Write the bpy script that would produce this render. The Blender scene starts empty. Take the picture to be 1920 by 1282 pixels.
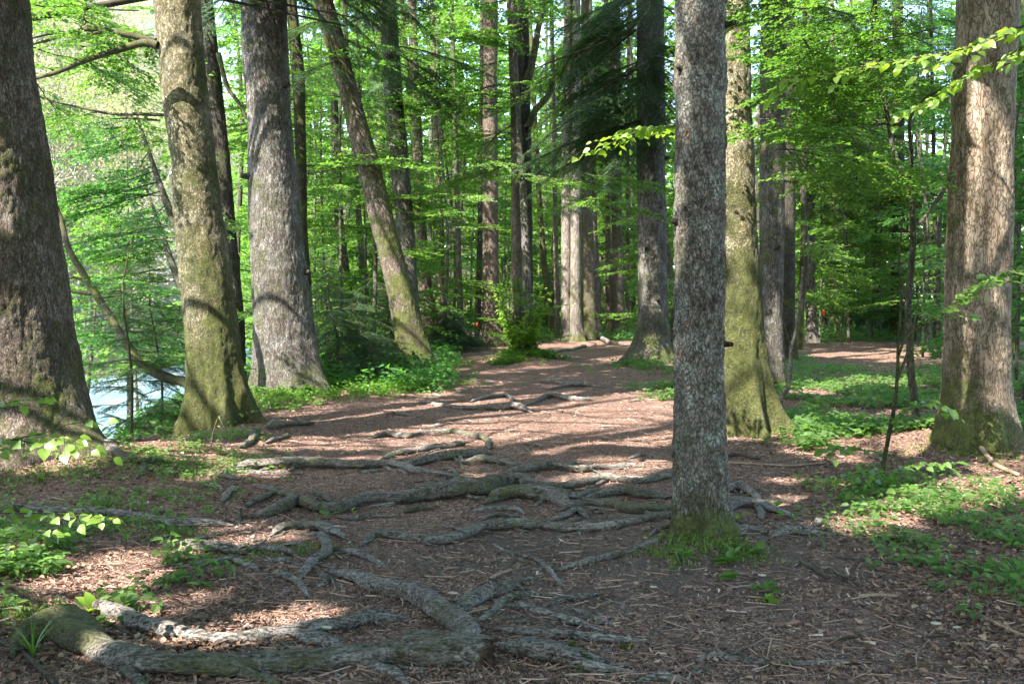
import bpy, math, random
import numpy as np
from mathutils import Vector, Matrix, Euler

# ------------------------------------------------------------------ camera, light
SC = bpy.context.scene
F = 1867.0; HZ = 560.0; CAMZ = 1.6
PITCH = math.atan((641 - HZ) / F)
cam = bpy.data.cameras.new('camera'); camo = bpy.data.objects.new('camera', cam)
SC.collection.objects.link(camo); SC.camera = camo
cam.sensor_width = 36; cam.lens = F / 1920 * 36; cam.clip_start = 0.05; cam.clip_end = 2000
camo.location = (0, 0, CAMZ); camo.rotation_euler = (math.pi / 2 - PITCH, 0, 0)

SUN = Vector((-0.66, -0.72, 0.0)).normalized()          # towards the sun, level part
SUN_EL = math.radians(49)
SUNV = np.array([SUN.x * math.cos(SUN_EL), SUN.y * math.cos(SUN_EL), math.sin(SUN_EL)])
W = bpy.data.worlds.new('World'); SC.world = W; W.use_nodes = True
nt = W.node_tree; bg = nt.nodes['Background']
sky = nt.nodes.new('ShaderNodeTexSky'); sky.sky_type = 'NISHITA'; sky.sun_disc = False
sky.sun_elevation = SUN_EL; sky.sun_rotation = math.atan2(SUN.x, SUN.y)
sky.air_density = 1.0; sky.dust_density = 1.5; sky.ozone_density = 1.2
nt.links.new(sky.outputs[0], bg.inputs[0]); bg.inputs[1].default_value = 0.15
sl = bpy.data.lights.new('sun', 'SUN'); sl.energy = 3.8; sl.angle = math.radians(0.5); sl.color = (1, 0.95, 0.86)
so = bpy.data.objects.new('sun', sl); SC.collection.objects.link(so)
so.rotation_euler = Vector(SUNV).to_track_quat('Z', 'Y').to_euler(); so.location = (-20, -10, 40)
SC.view_settings.view_transform = 'Standard'; SC.view_settings.look = 'None'
SC.view_settings.exposure = 2.82; SC.view_settings.gamma = 1
SC.cycles.max_bounces = 9; SC.cycles.diffuse_bounces = 7; SC.cycles.transmission_bounces = 5
SC.cycles.glossy_bounces = 3; SC.cycles.use_denoising = True
SC.cycles.caustics_reflective = False; SC.cycles.caustics_refractive = False

C = SC.collection
rng = np.random.default_rng(7); random.seed(7)
PI = math.pi

# ------------------------------------------------------------------ noise
def _h(ix, iy, iz, s):
    n = (ix.astype(np.int64) * 374761393 + iy.astype(np.int64) * 668265263 + iz.astype(np.int64) * 2147483647 + s * 1274126177) & 0xffffffff
    n = ((n ^ (n >> 13)) * 1274126177) & 0xffffffff
    n = ((n ^ (n >> 16)) * 2246822519) & 0xffffffff
    n = n ^ (n >> 15)
    return (n & 0xffffff) / float(0xffffff)

def vnoise(p, s=0):
    i = np.floor(p).astype(np.int64); f = p - i; f = f * f * (3 - 2 * f); r = 0
    for dx in (0, 1):
        wx = f[..., 0] if dx else 1 - f[..., 0]
        for dy in (0, 1):
            wy = f[..., 1] if dy else 1 - f[..., 1]
            for dz in (0, 1):
                wz = f[..., 2] if dz else 1 - f[..., 2]
                r = r + wx * wy * wz * _h(i[..., 0] + dx, i[..., 1] + dy, i[..., 2] + dz, s)
    return r

def fbm(p, o=4, s=0, g=0.5):
    a = 1.0; t = 0; r = 0
    for k in range(o):
        r = r + a * (vnoise(p, s + k * 17) - 0.5); t += a; a *= g; p = p * 2.03
    return r / t * 2          # about -1..1

def voro(p, s=0):
    i = np.floor(p).astype(np.int64); f1 = np.full(p.shape[:-1], 9.0); f2 = f1.copy(); cid = np.zeros(p.shape[:-1])
    for dx in (-1, 0, 1):
        for dy in (-1, 0, 1):
            for dz in (-1, 0, 1):
                c = i + np.array([dx, dy, dz])
                q = np.stack([c[..., k] + 0.1 + 0.8 * _h(c[..., 0], c[..., 1], c[..., 2], s + k * 7) for k in range(3)], -1)
                d = np.sqrt(((q - p) ** 2).sum(-1)); h = _h(c[..., 0], c[..., 1], c[..., 2], s + 99)
                m = d < f1
                f2 = np.where(m, f1, np.minimum(f2, d)); cid = np.where(m, h, cid); f1 = np.where(m, d, f1)
    return f1, f2, cid

def sstep(a, b, x):
    t = np.clip((x - a) / (b - a), 0, 1); return t * t * (3 - 2 * t)

def P3(x, y, z): return np.stack(np.broadcast_arrays(x, y, z), -1).astype(float)

# ------------------------------------------------------------------ mesh / object helpers
def mesh(name, V, faces, mats=(), midx=None, attrs=None, smooth=True):
    """faces: one (n,k) int array or a list of them"""
    if isinstance(faces, np.ndarray): faces = [faces]
    faces = [f for f in faces if len(f)]
    V = np.asarray(V, dtype=np.float32).reshape(-1, 3)
    me = bpy.data.meshes.new(name)
    me.vertices.add(len(V)); me.vertices.foreach_set('co', V.ravel())
    nl = sum(f.size for f in faces); nf = sum(len(f) for f in faces)
    me.loops.add(nl); me.loops.foreach_set('vertex_index', np.concatenate([f.ravel() for f in faces]).astype(np.int32))
    me.polygons.add(nf)
    st = []; off = 0
    for f in faces:
        st.append(off + np.arange(len(f)) * f.shape[1]); off += f.size
    me.polygons.foreach_set('loop_start', np.concatenate(st).astype(np.int32))
    if midx is not None: me.polygons.foreach_set('material_index', np.asarray(midx, dtype=np.int32))
    me.polygons.foreach_set('use_smooth', np.full(nf, smooth, dtype=bool))
    for m in mats: me.materials.append(m)
    if attrs:
        for k, a in attrs.items():
            at_ = me.attributes.new(k, 'FLOAT', 'POINT'); at_.data.foreach_set('value', np.asarray(a, dtype=np.float32).ravel())
    me.update(calc_edges=True)
    return me

def obj(name, me, parent=None, loc=(0, 0, 0), mat=None):
    o = bpy.data.objects.new(name, me); C.objects.link(o)
    if mat is not None: me.materials.append(mat)
    if parent is not None: o.parent = parent
    o.location = loc
    return o

def thing(name, label, cat, loc, group=None):
    o = bpy.data.objects.new(name, None); C.objects.link(o); o.location = loc
    o.empty_display_size = 0.2
    return tag(o, label, cat, group)

def tag(o, label=None, cat=None, group=None, kind=None):
    if label: o['label'] = label
    if cat: o['category'] = cat
    if group: o['group'] = group
    if kind: o['kind'] = kind
    return o

def gridfaces(nr, nc, closed=False):
    i = np.arange(nr - 1)[:, None]; j = np.arange(nc if closed else nc - 1)[None, :]
    j2 = (j + 1) % nc
    return np.stack([i * nc + j, i * nc + j2, (i + 1) * nc + j2, (i + 1) * nc + j], -1).reshape(-1, 4)

# ------------------------------------------------------------------ terrain
MOUNDS = []            # x, y, amp, radius
def edge_x(y):
    return np.interp(y, [-10, 8.8, 10.2, 12, 15, 25, 40, 600], [-7.5, -7.0, -4.25, -4.35, -5.3, -6.3, -8.5, -9])
def ground_h(x, y):
    x = np.asarray(x, float); y = np.asarray(y, float)
    xe = edge_x(y)
    h = -3.5 * sstep(0, 3.6, xe - x)
    h = h - 0.25 * sstep(-1.6, 0.4, xe - x)
    t = -24.0 - x - 3.0 * np.sin(y * 0.07)
    h = h + np.where(t > 0, np.minimum(t * 1.35, 40 + t * 0.12) + 1.2 * fbm(P3(x * .09, y * .09, 0), 3, 5) * sstep(0, 6, t), 0)
    z0 = P3(x, y, 0 * x)
    flat = 1 - sstep(0, 1.2, xe - x)
    far = sstep(12, 60, y)
    h = h + flat * (0.045 * fbm(z0 * 0.55, 3, 11) * (1 + 3 * far) + 0.016 * fbm(z0 * 2.4, 3, 21))
    h = h + 0.010 * sstep(4, 40, x) * (x - 4)
    h = h + 0.22 * sstep(-2.0, -3.3, x) * sstep(7.5, 4.5, y)
    for mx, my, a, r in MOUNDS:
        h = h + a * np.exp(-((x - mx) ** 2 + (y - my) ** 2) / (r * r))
    return h
def gh(x, y): return float(ground_h(np.array([x]), np.array([y]))[0])

cp, sp = math.cos(PITCH), math.sin(PITCH)
def ray(px, py):
    a = (px - 960) / F; b = (641 - py) / F
    return np.array([a, cp + b * sp, -sp + b * cp])
def at(px, py, Y):
    """world point on the plane y=Y seen at the photograph's pixel (measured once, used as a place)"""
    r = ray(px, py); return np.array([0, 0, CAMZ]) + r * (Y / r[1])
def onground(px, py):
    r = ray(px, py); Y = (CAMZ) / max(-r[2], 1e-3) * r[1]
    for _ in range(6):
        p = at(px, py, Y); g = gh(p[0], p[1]); Y = (CAMZ - g) / max(-r[2], 1e-3) * r[1]; Y = min(Y, 300)
    p = at(px, py, Y); p[2] = gh(p[0], p[1]); return p

# ------------------------------------------------------------------ materials
class N:
    def __init__(s, name):
        s.m = bpy.data.materials.new(name); s.m.use_nodes = True; s.t = s.m.node_tree
        s.t.nodes.clear(); s.out = s.n('ShaderNodeOutputMaterial')
    def n(s, t, **k):
        x = s.t.nodes.new(t)
        for a, b in k.items(): setattr(x, a, b)
        return x
    def l(s, a, b): s.t.links.new(a, b)
    def val(s, inp, v):
        if hasattr(v, 'is_output'): s.l(v, inp)
        else: inp.default_value = v
    def noise(s, vec, scale, detail=4, rough=.55, dist=0):
        x = s.n('ShaderNodeTexNoise'); s.l(vec, x.inputs['Vector']); x.inputs['Scale'].default_value = scale
        x.inputs['Detail'].default_value = detail; x.inputs['Roughness'].default_value = rough
        x.inputs['Distortion'].default_value = dist; return x.outputs['Fac']
    def voro(s, vec, scale, feat='F1', out='Distance', rand=1):
        x = s.n('ShaderNodeTexVoronoi'); x.feature = feat; s.l(vec, x.inputs['Vector'])
        x.inputs['Scale'].default_value = scale; x.inputs['Randomness'].default_value = rand; return x.outputs[out]
    def ramp(s, fac, stops, interp='LINEAR'):
        x = s.n('ShaderNodeValToRGB'); e = x.color_ramp.elements; x.color_ramp.interpolation = interp
        while len(e) < len(stops): e.new(0.5)
        for k, (p, c) in enumerate(stops):
            e[k].position = p; e[k].color = (c, c, c, 1) if isinstance(c, (int, float)) else (*c, 1)
        s.l(fac, x.inputs[0]); return x.outputs[0]
    def mix(s, fac, a, b, mode='MIX'):
        x = s.n('ShaderNodeMix'); x.data_type = 'RGBA'; x.blend_type = mode
        s.val(x.inputs[0], fac)
        for i, v in ((6, a), (7, b)):
            if isinstance(v, tuple): x.inputs[i].default_value = (*v, 1)
            else: s.l(v, x.inputs[i])
        return x.outputs[2]
    def math(s, op, a, b=0.0):
        x = s.n('ShaderNodeMath'); x.operation = op; s.val(x.inputs[0], a); s.val(x.inputs[1], b); return x.outputs[0]
    def mapv(s, vec, scale):
        x = s.n('ShaderNodeMapping'); s.l(vec, x.inputs[0]); x.inputs['Scale'].default_value = scale; return x.outputs[0]
    def attr(s, name):
        x = s.n('ShaderNodeAttribute'); x.attribute_name = name; return x.outputs['Fac']
    def coord(s): return s.n('ShaderNodeTexCoord').outputs['Object']
    def bump(s, h, strength, dist):
        x = s.n('ShaderNodeBump'); x.inputs['Strength'].default_value = strength; x.inputs['Distance'].default_value = dist
        s.l(h, x.inputs['Height']); return x.outputs[0]
    def bsdf(s, col, rough=.85, normal=None, spec=.25):
        x = s.n('ShaderNodeBsdfPrincipled'); s.val(x.inputs['Base Color'], col if hasattr(col, 'is_output') else (*col, 1))
        s.val(x.inputs['Roughness'], rough); x.inputs['Specular IOR Level'].default_value = spec
        if normal is not None: s.l(normal, x.inputs['Normal'])
        s.l(x.outputs[0], s.out.inputs[0]); return x

MOSS_D = (.034, .044, .010); MOSS_L = (.125, .150, .030)
def bark(name, dark, mid, light, patch=(.30, .30, .27), scale=14, stretch=.28, patch_amt=.5, bumpd=.012, moss_l=MOSS_L, moss_d=MOSS_D, cracks=True, mossmax=.85, sx=1, speck=1.0, cw=.20, cdark=.75, wob=2.2, rare=None):
    s = N(name); c = s.coord(); v = s.mapv(c, (sx, 1, stretch))
    n1 = s.noise(v, scale, 7, .65, .4); n2 = s.noise(v, scale * 4.2, 5, .6); n3 = s.noise(s.mapv(c, (1.3, 1.3, stretch * .9)), scale * 2.6, 4, .7)
    wv = s.n('ShaderNodeVectorMath'); wv.operation = 'MULTIPLY_ADD'; wn = s.n('ShaderNodeTexNoise'); s.l(v, wn.inputs['Vector']); wn.inputs['Scale'].default_value = scale * 1.3; wn.inputs['Detail'].default_value = 5
    s.l(wn.outputs['Color'], wv.inputs[0]); wv.inputs[1].default_value = (wob / scale,) * 3; s.l(v, wv.inputs[2])
    cell = s.voro(wv.outputs[0], scale * 1.9, 'DISTANCE_TO_EDGE'); crack = s.math('MAXIMUM', s.ramp(cell, [(0, 0.0), (cw, 1)]), s.ramp(n1, [(.57, 0), (.76, 1)])) if cracks else s.ramp(n2, [(.3, 0), (.5, 1)])
    base = s.ramp(n1, [(.33, dark), (.47, mid), (.62, light)])
    base = s.mix(s.math('MULTIPLY', s.ramp(n2, [(.46, 0), (.58, 1)]), .6 * speck), base, light)
    base = s.mix(s.math('MULTIPLY', s.ramp(n3, [(.40, 1), (.52, 0)]), .5 * speck), base, dark)
    big_ = s.noise(c, 1.7, 4, .6); base = s.mix(s.ramp(big_, [(.34, .5), (.60, 0)]), base, mid if speck < .8 else dark)
    if rare: base = s.mix(s.ramp(s.noise(c, 10, 3, .5), [(.67, 0), (.70, .8)]), base, rare)
    blot = s.ramp(s.noise(c, 5.5, 6, .7), [(.48, 0), (.62, 1)])
    fine = s.ramp(s.noise(c, 60, 3, .6), [(.42, 0), (.55, 1)])
    base = s.mix(s.math('MULTIPLY', s.math('MULTIPLY', blot, fine), patch_amt), base, patch)
    base = s.mix(s.math('MULTIPLY', s.math('SUBTRACT', 1.0, crack), cdark), base, tuple(k * .55 for k in dark))
    ms = s.attr('moss'); mn = s.noise(c, 22, 6, .7)
    mn2 = s.noise(c, 75, 4, .7)
    mf = s.ramp(s.math('ADD', s.math('ADD', s.math('MULTIPLY', ms, .9), s.math('MULTIPLY', s.math('SUBTRACT', mn, .60), 1.5)), s.math('ADD', s.math('MULTIPLY', s.math('SUBTRACT', mn2, .5), 1.2), s.math('MULTIPLY', s.math('SUBTRACT', s.noise(c, 3.5, 5, .65), .5), 1.6))), [(.0, 0), (.48, mossmax)])
    mcol = s.mix(s.ramp(s.math('ADD', s.math('MULTIPLY', s.noise(c, 48, 5, .75), .6), s.math('MULTIPLY', s.noise(c, 9, 4, .6), .4)), [(.42, 0), (.58, 1)]), moss_d, moss_l)
    col = s.mix(mf, base, mcol)
    h = s.math('ADD', s.math('MULTIPLY', n1, .9), s.math('ADD', s.math('MULTIPLY', crack, .55), s.math('MULTIPLY', n2, .4)))
    h2 = s.math('ADD', h, s.math('MULTIPLY', s.noise(c, 70, 4, .75), s.math('MULTIPLY', mf, 2.2)))
    s.bsdf(col, .88, s.bump(h2, 1.0, bumpd), .2)
    return s.m

M = {}
M['bark_brown'] = bark('bark_brown', (.050, .034, .026), (.155, .115, .092), (.34, .27, .225), patch=(.32, .29, .27), scale=18, stretch=.35)
M['bark_mossy'] = bark('bark_mossy', (.055, .045, .024), (.20, .168, .095), (.40, .345, .22), patch=(.44, .42, .35), scale=18, stretch=.5, moss_l=(.085, .098, .018), moss_d=(.020, .027, .007), mossmax=.82)
M['bark_gray'] = bark('bark_gray', (.038, .030, .025), (.125, .105, .090), (.27, .24, .215), patch=(.34, .35, .34), scale=16, stretch=.3, patch_amt=.6)
M['bark_plate'] = bark('bark_plate', (.042, .033, .026), (.165, .142, .118), (.30, .27, .23), patch=(.40, .42, .37), scale=20, stretch=.55, speck=.4, cw=.20, cdark=.75, wob=1.6, rare=(.26, .125, .085), patch_amt=.85, bumpd=.01)
M['bark_flaky'] = bark('bark_flaky', (.085, .058, .040), (.225, .165, .118), (.37, .295, .22), patch=(.36, .31, .25), scale=9, stretch=.30, speck=.5, cw=.10, cdark=.8, wob=2.6, patch_amt=.5)
M['bark_dark'] = bark('bark_dark', (.020, .016, .013), (.055, .043, .036), (.11, .09, .078), patch=(.16, .15, .13), scale=18, stretch=.25)
M['bark_red'] = bark('bark_red', (.060, .036, .028), (.16, .105, .083), (.28, .20, .165), scale=20, stretch=.25)
M['root'] = bark('root_bark', (.052, .042, .036), (.165, .138, .120), (.35, .31, .28), patch=(.33, .32, .30), scale=22, stretch=1, patch_amt=.35, bumpd=.014, cracks=False, mossmax=.7, sx=.3, moss_l=(.13, .14, .025), moss_d=(.045, .050, .012))
M['bark_tan'] = bark('bark_tan', (.08, .065, .052), (.21, .175, .145), (.46, .40, .35), scale=16, stretch=.3)
M['twig'] = bark('twig_bark', (.030, .022, .016), (.075, .056, .040), (.14, .11, .085), scale=40, stretch=1, bumpd=.003)
M['pale_twig'] = bark('pale_twig', (.24, .22, .19), (.45, .42, .37), (.66, .63, .57), scale=12, stretch=1)

def leafmat(name, c1, c2, t1, t2, trans=.5, rough=.45):
    s = N(name); g = s.n('ShaderNodeNewGeometry'); oi = s.n('ShaderNodeObjectInfo')
    f = s.math('ADD', s.math('MULTIPLY', g.outputs['Random Per Island'], .65), s.math('MULTIPLY', oi.outputs['Random'], .35))
    col = s.mix(f, c1, c2); tcol = s.mix(f, t1, t2)
    d = s.n('ShaderNodeBsdfDiffuse'); s.l(col, d.inputs[0])
    t = s.n('ShaderNodeBsdfTranslucent'); s.l(tcol, t.inputs[0])
    gl = s.n('ShaderNodeBsdfGlossy'); gl.inputs['Roughness'].default_value = rough; gl.inputs[0].default_value = (.8, .9, .8, 1)
    m1 = s.n('ShaderNodeMixShader'); m1.inputs[0].default_value = trans; s.l(d.outputs[0], m1.inputs[1]); s.l(t.outputs[0], m1.inputs[2])
    fr = s.n('ShaderNodeFresnel'); fr.inputs[0].default_value = 1.4
    m2 = s.n('ShaderNodeMixShader'); s.l(s.math('MULTIPLY', s.math('MINIMUM', fr.outputs[0], .14), .6), m2.inputs[0]); s.l(m1.outputs[0], m2.inputs[1]); s.l(gl.outputs[0], m2.inputs[2])
    s.l(m2.outputs[0], s.out.inputs[0]); return s.m

M['leaf'] = leafmat('beech_leaf', (.055, .125, .016), (.12, .21, .028), (.095, .30, .022), (.27, .50, .045), trans=.5)
M['leaf_near'] = leafmat('young_leaf', (.10, .19, .015), (.16, .25, .025), (.26, .50, .02), (.42, .62, .045))
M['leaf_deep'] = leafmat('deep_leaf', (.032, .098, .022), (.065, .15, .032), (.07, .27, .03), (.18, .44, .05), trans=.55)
M['leaf_pale'] = leafmat('pale_leaf', (.20, .24, .07), (.42, .38, .22), (.35, .46, .12), (.62, .56, .30))
M['herb'] = leafmat('herb_leaf', (.055, .115, .030), (.11, .18, .045), (.17, .38, .06), (.36, .58, .12), trans=.55)
M['needle'] = leafmat('fir_needle', (.022, .055, .022), (.050, .10, .034), (.04, .11, .02), (.10, .19, .035), trans=.3)
M['moss_blade'] = leafmat('moss_blades', (.045, .070, .010), (.12, .16, .026), (.08, .14, .02), (.16, .24, .03), .3)

def littermat(name, cols, pos):
    s = N(name); g = s.n('ShaderNodeNewGeometry')
    col = s.ramp(g.outputs['Random Per Island'], list(zip(pos, cols)))
    s.bsdf(col, .8, None, .2); return s.m
M['chip'] = littermat('bark_chip', [(.046, .027, .020), (.16, .092, .067), (.29, .172, .127), (.38, .255, .19), (.52, .42, .34)], [0, .35, .7, .96, 1])
M['deadleaf'] = littermat('dead_leaf', [(.06, .038, .029), (.15, .088, .060), (.25, .150, .10), (.36, .25, .18)], [0, .4, .8, 1])

def groundmat():
    s = N('forest_floor'); c = s.coord()
    v = s.mapv(c, (1, 1, .3))
    warp = s.n('ShaderNodeVectorMath'); warp.operation = 'ADD'
    nz = s.n('ShaderNodeTexNoise'); s.l(c, nz.inputs['Vector']); nz.inputs['Scale'].default_value = 30
    sc_ = s.n('ShaderNodeVectorMath'); sc_.operation = 'SCALE'; s.l(nz.outputs['Color'], sc_.inputs[0]); sc_.inputs['Scale'].default_value = .05
    s.l(c, warp.inputs[0]); s.l(sc_.outputs[0], warp.inputs[1]); w = warp.outputs[0]
    vc = s.n('ShaderNodeTexVoronoi'); s.l(w, vc.inputs['Vector']); vc.inputs['Scale'].default_value = 75
    sep = s.n('ShaderNodeSeparateColor'); s.l(vc.outputs['Color'], sep.inputs[0])
    lit = s.ramp(sep.outputs[0], [(0, (.042, .024, .020)), (.4, (.112, .064, .051)), (.72, (.19, .112, .083)), (.93, (.28, .18, .138)), (1, (.42, .32, .26))])
    vb = s.n('ShaderNodeTexVoronoi'); s.l(w, vb.inputs['Vector']); vb.inputs['Scale'].default_value = 28
    sb = s.n('ShaderNodeSeparateColor'); s.l(vb.outputs['Color'], sb.inputs[0])
    leafy = s.ramp(sb.outputs[1], [(0, (.06, .036, .027)), (.5, (.15, .085, .06)), (.85, (.24, .145, .10)), (1, (.36, .25, .19))])
    lit = s.mix(s.math('MULTIPLY', s.attr('leafy'), s.ramp(s.noise(c, 8, 4), [(.4, 0), (.55, 1)])), lit, leafy)
    soil = s.ramp(s.noise(c, 45, 6, .75), [(.3, (.050, .036, .030)), (.7, (.15, .118, .10))])
    sf = s.ramp(s.math('ADD', s.noise(c, 1.6, 7, .65), s.math('MULTIPLY', s.attr('soil'), .35)), [(.58, 0), (.74, .8)])
    col = s.mix(sf, lit, soil)
    big = s.ramp(s.noise(c, .9, 5, .6), [(.3, 1.3), (.7, 2.0)])
    col = s.mix(1.0, col, big, 'MULTIPLY')
    mossc = s.mix(s.noise(c, 60, 4, .7), (.045, .065, .012), (.17, .22, .045))
    gf = s.ramp(s.math('ADD', s.attr('green'), s.math('MULTIPLY', s.math('SUBTRACT', s.noise(c, 7, 7, .7), .5), 2.0)), [(.48, 0), (.66, 1)])
    col = s.mix(gf, col, mossc)
    h = s.math('ADD', s.math('MULTIPLY', vc.outputs['Distance'], -1.6), s.math('ADD', s.noise(c, 90, 4, .7), s.math('MULTIPLY', s.noise(c, 14, 5, .6), 1.5)))
    s.bsdf(col, .9, s.bump(h, 1.0, .02), .2)
    return s.m
M['ground'] = groundmat()

def watermat():
    s = N('river_water'); c = s.coord(); v = s.mapv(c, (.9, .35, 1))
    n = s.noise(v, 2.2, 6, .65, .6); foam = s.ramp(s.noise(v, 1.1, 7, .7), [(.52, 0), (.66, 1)])
    col = s.mix(foam, (.16, .27, .34), (.62, .68, .70))
    s.bsdf(col, .14, s.bump(n, 1.0, .22), .6); return s.m
M['water'] = watermat()
def hillmat():
    s = N('hillside_soil'); c = s.coord()
    n = s.noise(c, .5, 8, .7); col = s.ramp(n, [(.3, (.14, .17, .05)), (.5, (.33, .28, .17)), (.7, (.50, .45, .33))])
    s.bsdf(col, .95, s.bump(n, 1, .3)); return s.m
M['hill'] = hillmat()

# ------------------------------------------------------------------ sun corridors (gaps in the canopy that let the seen sun patches in)
def g_(px, py, r): p = onground(px, py); return (p, r)
GAPS = []; GAPS_HIGH = []
def build_gaps():
    for px, py, Y, r in [(1450, 60, 10, .5), (1500, 130, 10, .5), (1560, 60, 10.5, .5), (1600, 190, 10, .5), (1680, 110, 9, .5), (1740, 60, 8, .4), (1500, 220, 10.5, .5), (1450, 250, 10.5, .4), (1600, 280, 10.5, .5), (1720, 210, 9, .4), (1800, 60, 7.6, .4), (1720, 600, 8.9, .35), (1800, 540, 8.7, .35), (1650, 560, 9, .3), (1700, 960, 8.0, .3), (1640, 880, 8.3, .3),
                         (130, 60, 12, .6), (230, 30, 12, .6), (90, 20, 12, .5), (180, 100, 12, .5)]:
        GAPS.append((at(px, py, Y), r))
    for px, py, r in [(640, 800, .8), (720, 775, .7), (830, 760, .6), (760, 815, .7), (900, 800, .7), (1000, 770, .6), (1090, 800, .7), (1010, 815, .5), (1150, 765, .7), (1230, 770, .6),
                      (1130, 745, .5), (1010, 745, .5), (540, 800, .5), (590, 755, .9), (660, 730, .6), (460, 1003, .28), (60, 1070, .42), (150, 1050, .38), (200, 1080, .15), (20, 1110, .2), (90, 885, .4), (200, 850, .3), (1800, 860, .5), (1880, 905, .45), (1740, 850, .35), (1560, 835, .5), (1620, 665, 1.6), (1700, 650, 1.2),
                      (1500, 800, .3), (1130, 645, 1.5), (960, 700, .5), (1360, 770, .4), (500, 770, .5), (1650, 720, .6), (1540, 730, .6)]:
        GAPS.append(g_(px, py, r + (.3 if 600 < px < 1260 and 740 < py < 830 else 0)))
    for px, py, Y, r in [(320, 0, 11.9, .55), (325, 60, 11.9, .55), (328, 120, 11.9, .55), (335, 180, 11.9, .5), (340, 240, 11.9, .5), (345, 290, 11.9, .4), (350, 380, 11.9, .25), (340, 440, 11.9, .2),
                         (20, 650, 9.0, .22), (60, 780, 8.9, .35), (30, 840, 8.9, .35), (100, 620, 9.0, .15), (30, 1075, 5.8, .3), (110, 1060, 5.8, .3), (60, 965, 4.3, .3), (150, 970, 4.25, .2), (40, 755, 4.3, .2), (30, 440, 9.0, .2), (0, 250, 9.0, .2),
                         (540, 600, 16.2, .35), (510, 680, 16.2, .45), (580, 690, 16.2, .3), (500, 90, 16.2, .3), (765, 600, 20, .4), (700, 300, 20, .3),
                         (1385, 60, 11.2, .3), (1385, 180, 11.2, .3), (1400, 300, 11.2, .2), (1080, 560, 34.5, .5), (1078, 480, 34.5, .5), (1080, 400, 34.5, .6), (1830, 520, 9.7, .16), (1870, 250, 9.7, .18),
                         (1810, 770, 9.6, .3), (1150, 260, 9.5, .5), (1200, 250, 9.5, .5), (90, 960, 4.6, .35), (60, 830, 4.2, .35), (150, 820, 4.2, .3), (1420, 660, 11.2, .16),
                         (1230, 640, 22.3, .25), (700, 440, 19.8, .2), (915, 300, 33, .3), (930, 560, 33, .3)]:
        GAPS.append((at(px, py, Y), r))

def trunk_dapples():
    r = np.random.default_rng(55)
    for xa, xb, ya, yb, Y, n, r0, r1 in [(-20, 150, 60, 840, 9.0, 30, .08, .26), (300, 420, 300, 780, 11.9, 8, .05, .14), (465, 560, 100, 720, 16.2, 22, .08, .22), (640, 780, 200, 690, 20, 10, .1, .25),
                                      (1790, 1890, 60, 760, 9.8, 10, .05, .16), (1360, 1430, 300, 760, 11.2, 6, .06, .14), (1200, 1245, 300, 660, 22.7, 6, .08, .2), (1275, 1350, 100, 950, 6.4, 5, .02, .05)]:
        for _ in range(n): GAPS.append((at(r.uniform(xa, xb), r.uniform(ya, yb), Y), r.uniform(r0, r1)))
    for _ in range(40): GAPS.append((onground(r.uniform(300, 1250), r.uniform(720, 900)), r.uniform(.08, .3)))
    for _ in range(26): GAPS.append((onground(r.uniform(560, 1260), r.uniform(735, 835)), r.uniform(.4, .8)))
    for _ in range(34):
        Y = r.uniform(20, 42); GAPS_HIGH.append((at(r.choice([r.uniform(560, 900), r.uniform(1000, 1180), r.uniform(1480, 1760)]), r.uniform(250, 600), Y), r.uniform(.6, 1.5)))
    for _ in range(25): GAPS.append((onground(r.uniform(1450, 1900), r.uniform(650, 1000)), r.uniform(.1, .4)))

def gated(Pts, extra=0.0, tmin=2.2, high=False):
    """True where a point stands in one of the sun corridors"""
    m = np.zeros(len(Pts), bool)
    for p, r in (GAPS + GAPS_HIGH if high else GAPS):
        d = Pts - p; t = d @ SUNV
        q = ((d - t[:, None] * SUNV) ** 2).sum(1)
        m |= (t > tmin) & (q < (r + extra) ** 2)
    return m

# ------------------------------------------------------------------ leaves in bulk
def unit(a): return a / np.maximum(np.linalg.norm(a, axis=-1, keepdims=True), 1e-9)
def leaves(pos, d, nrm, size, w=.42, fold=.12):
    """folded four-cornered leaves: returns vertices and triangles"""
    n = len(pos); d = unit(d); s = unit(np.cross(nrm, d)); u = np.cross(d, s); size = np.asarray(size).reshape(-1, 1)
    a = pos; t = pos + d * size - u * size * .10
    m = pos + d * size * .42
    l = m + s * size * w + u * size * fold; r = m - s * size * w + u * size * fold
    V = np.stack([a, r, t, l], 1).reshape(-1, 3); b = np.arange(n)[:, None] * 4
    Fc = np.concatenate([b + np.array([[0, 1, 2]]), b + np.array([[0, 2, 3]])], 1).reshape(-1, 3)
    return V, Fc
def leaves6(pos, d, nrm, size, w=.33, fold=.10):
    """six-cornered pointed leaves, four triangles"""
    n = len(pos); d = unit(d); s = unit(np.cross(nrm, d)); u = np.cross(d, s); z = np.asarray(size).reshape(-1, 1)
    pts = [pos, pos + d * z * .28 - s * z * w + u * z * fold, pos + d * z * .66 - s * z * w * .80 + u * z * fold * .6, pos + d * z - u * z * .14,
           pos + d * z * .66 + s * z * w * .80 + u * z * fold * .6, pos + d * z * .28 + s * z * w + u * z * fold]
    V = np.stack(pts, 1).reshape(-1, 3); b = np.arange(n)[:, None] * 6
    Fc = np.concatenate([b + np.array([[0, 1, 2, 3]]), b + np.array([[0, 3, 4, 5]])], 1).reshape(-1, 4)
    return V, Fc

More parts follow.
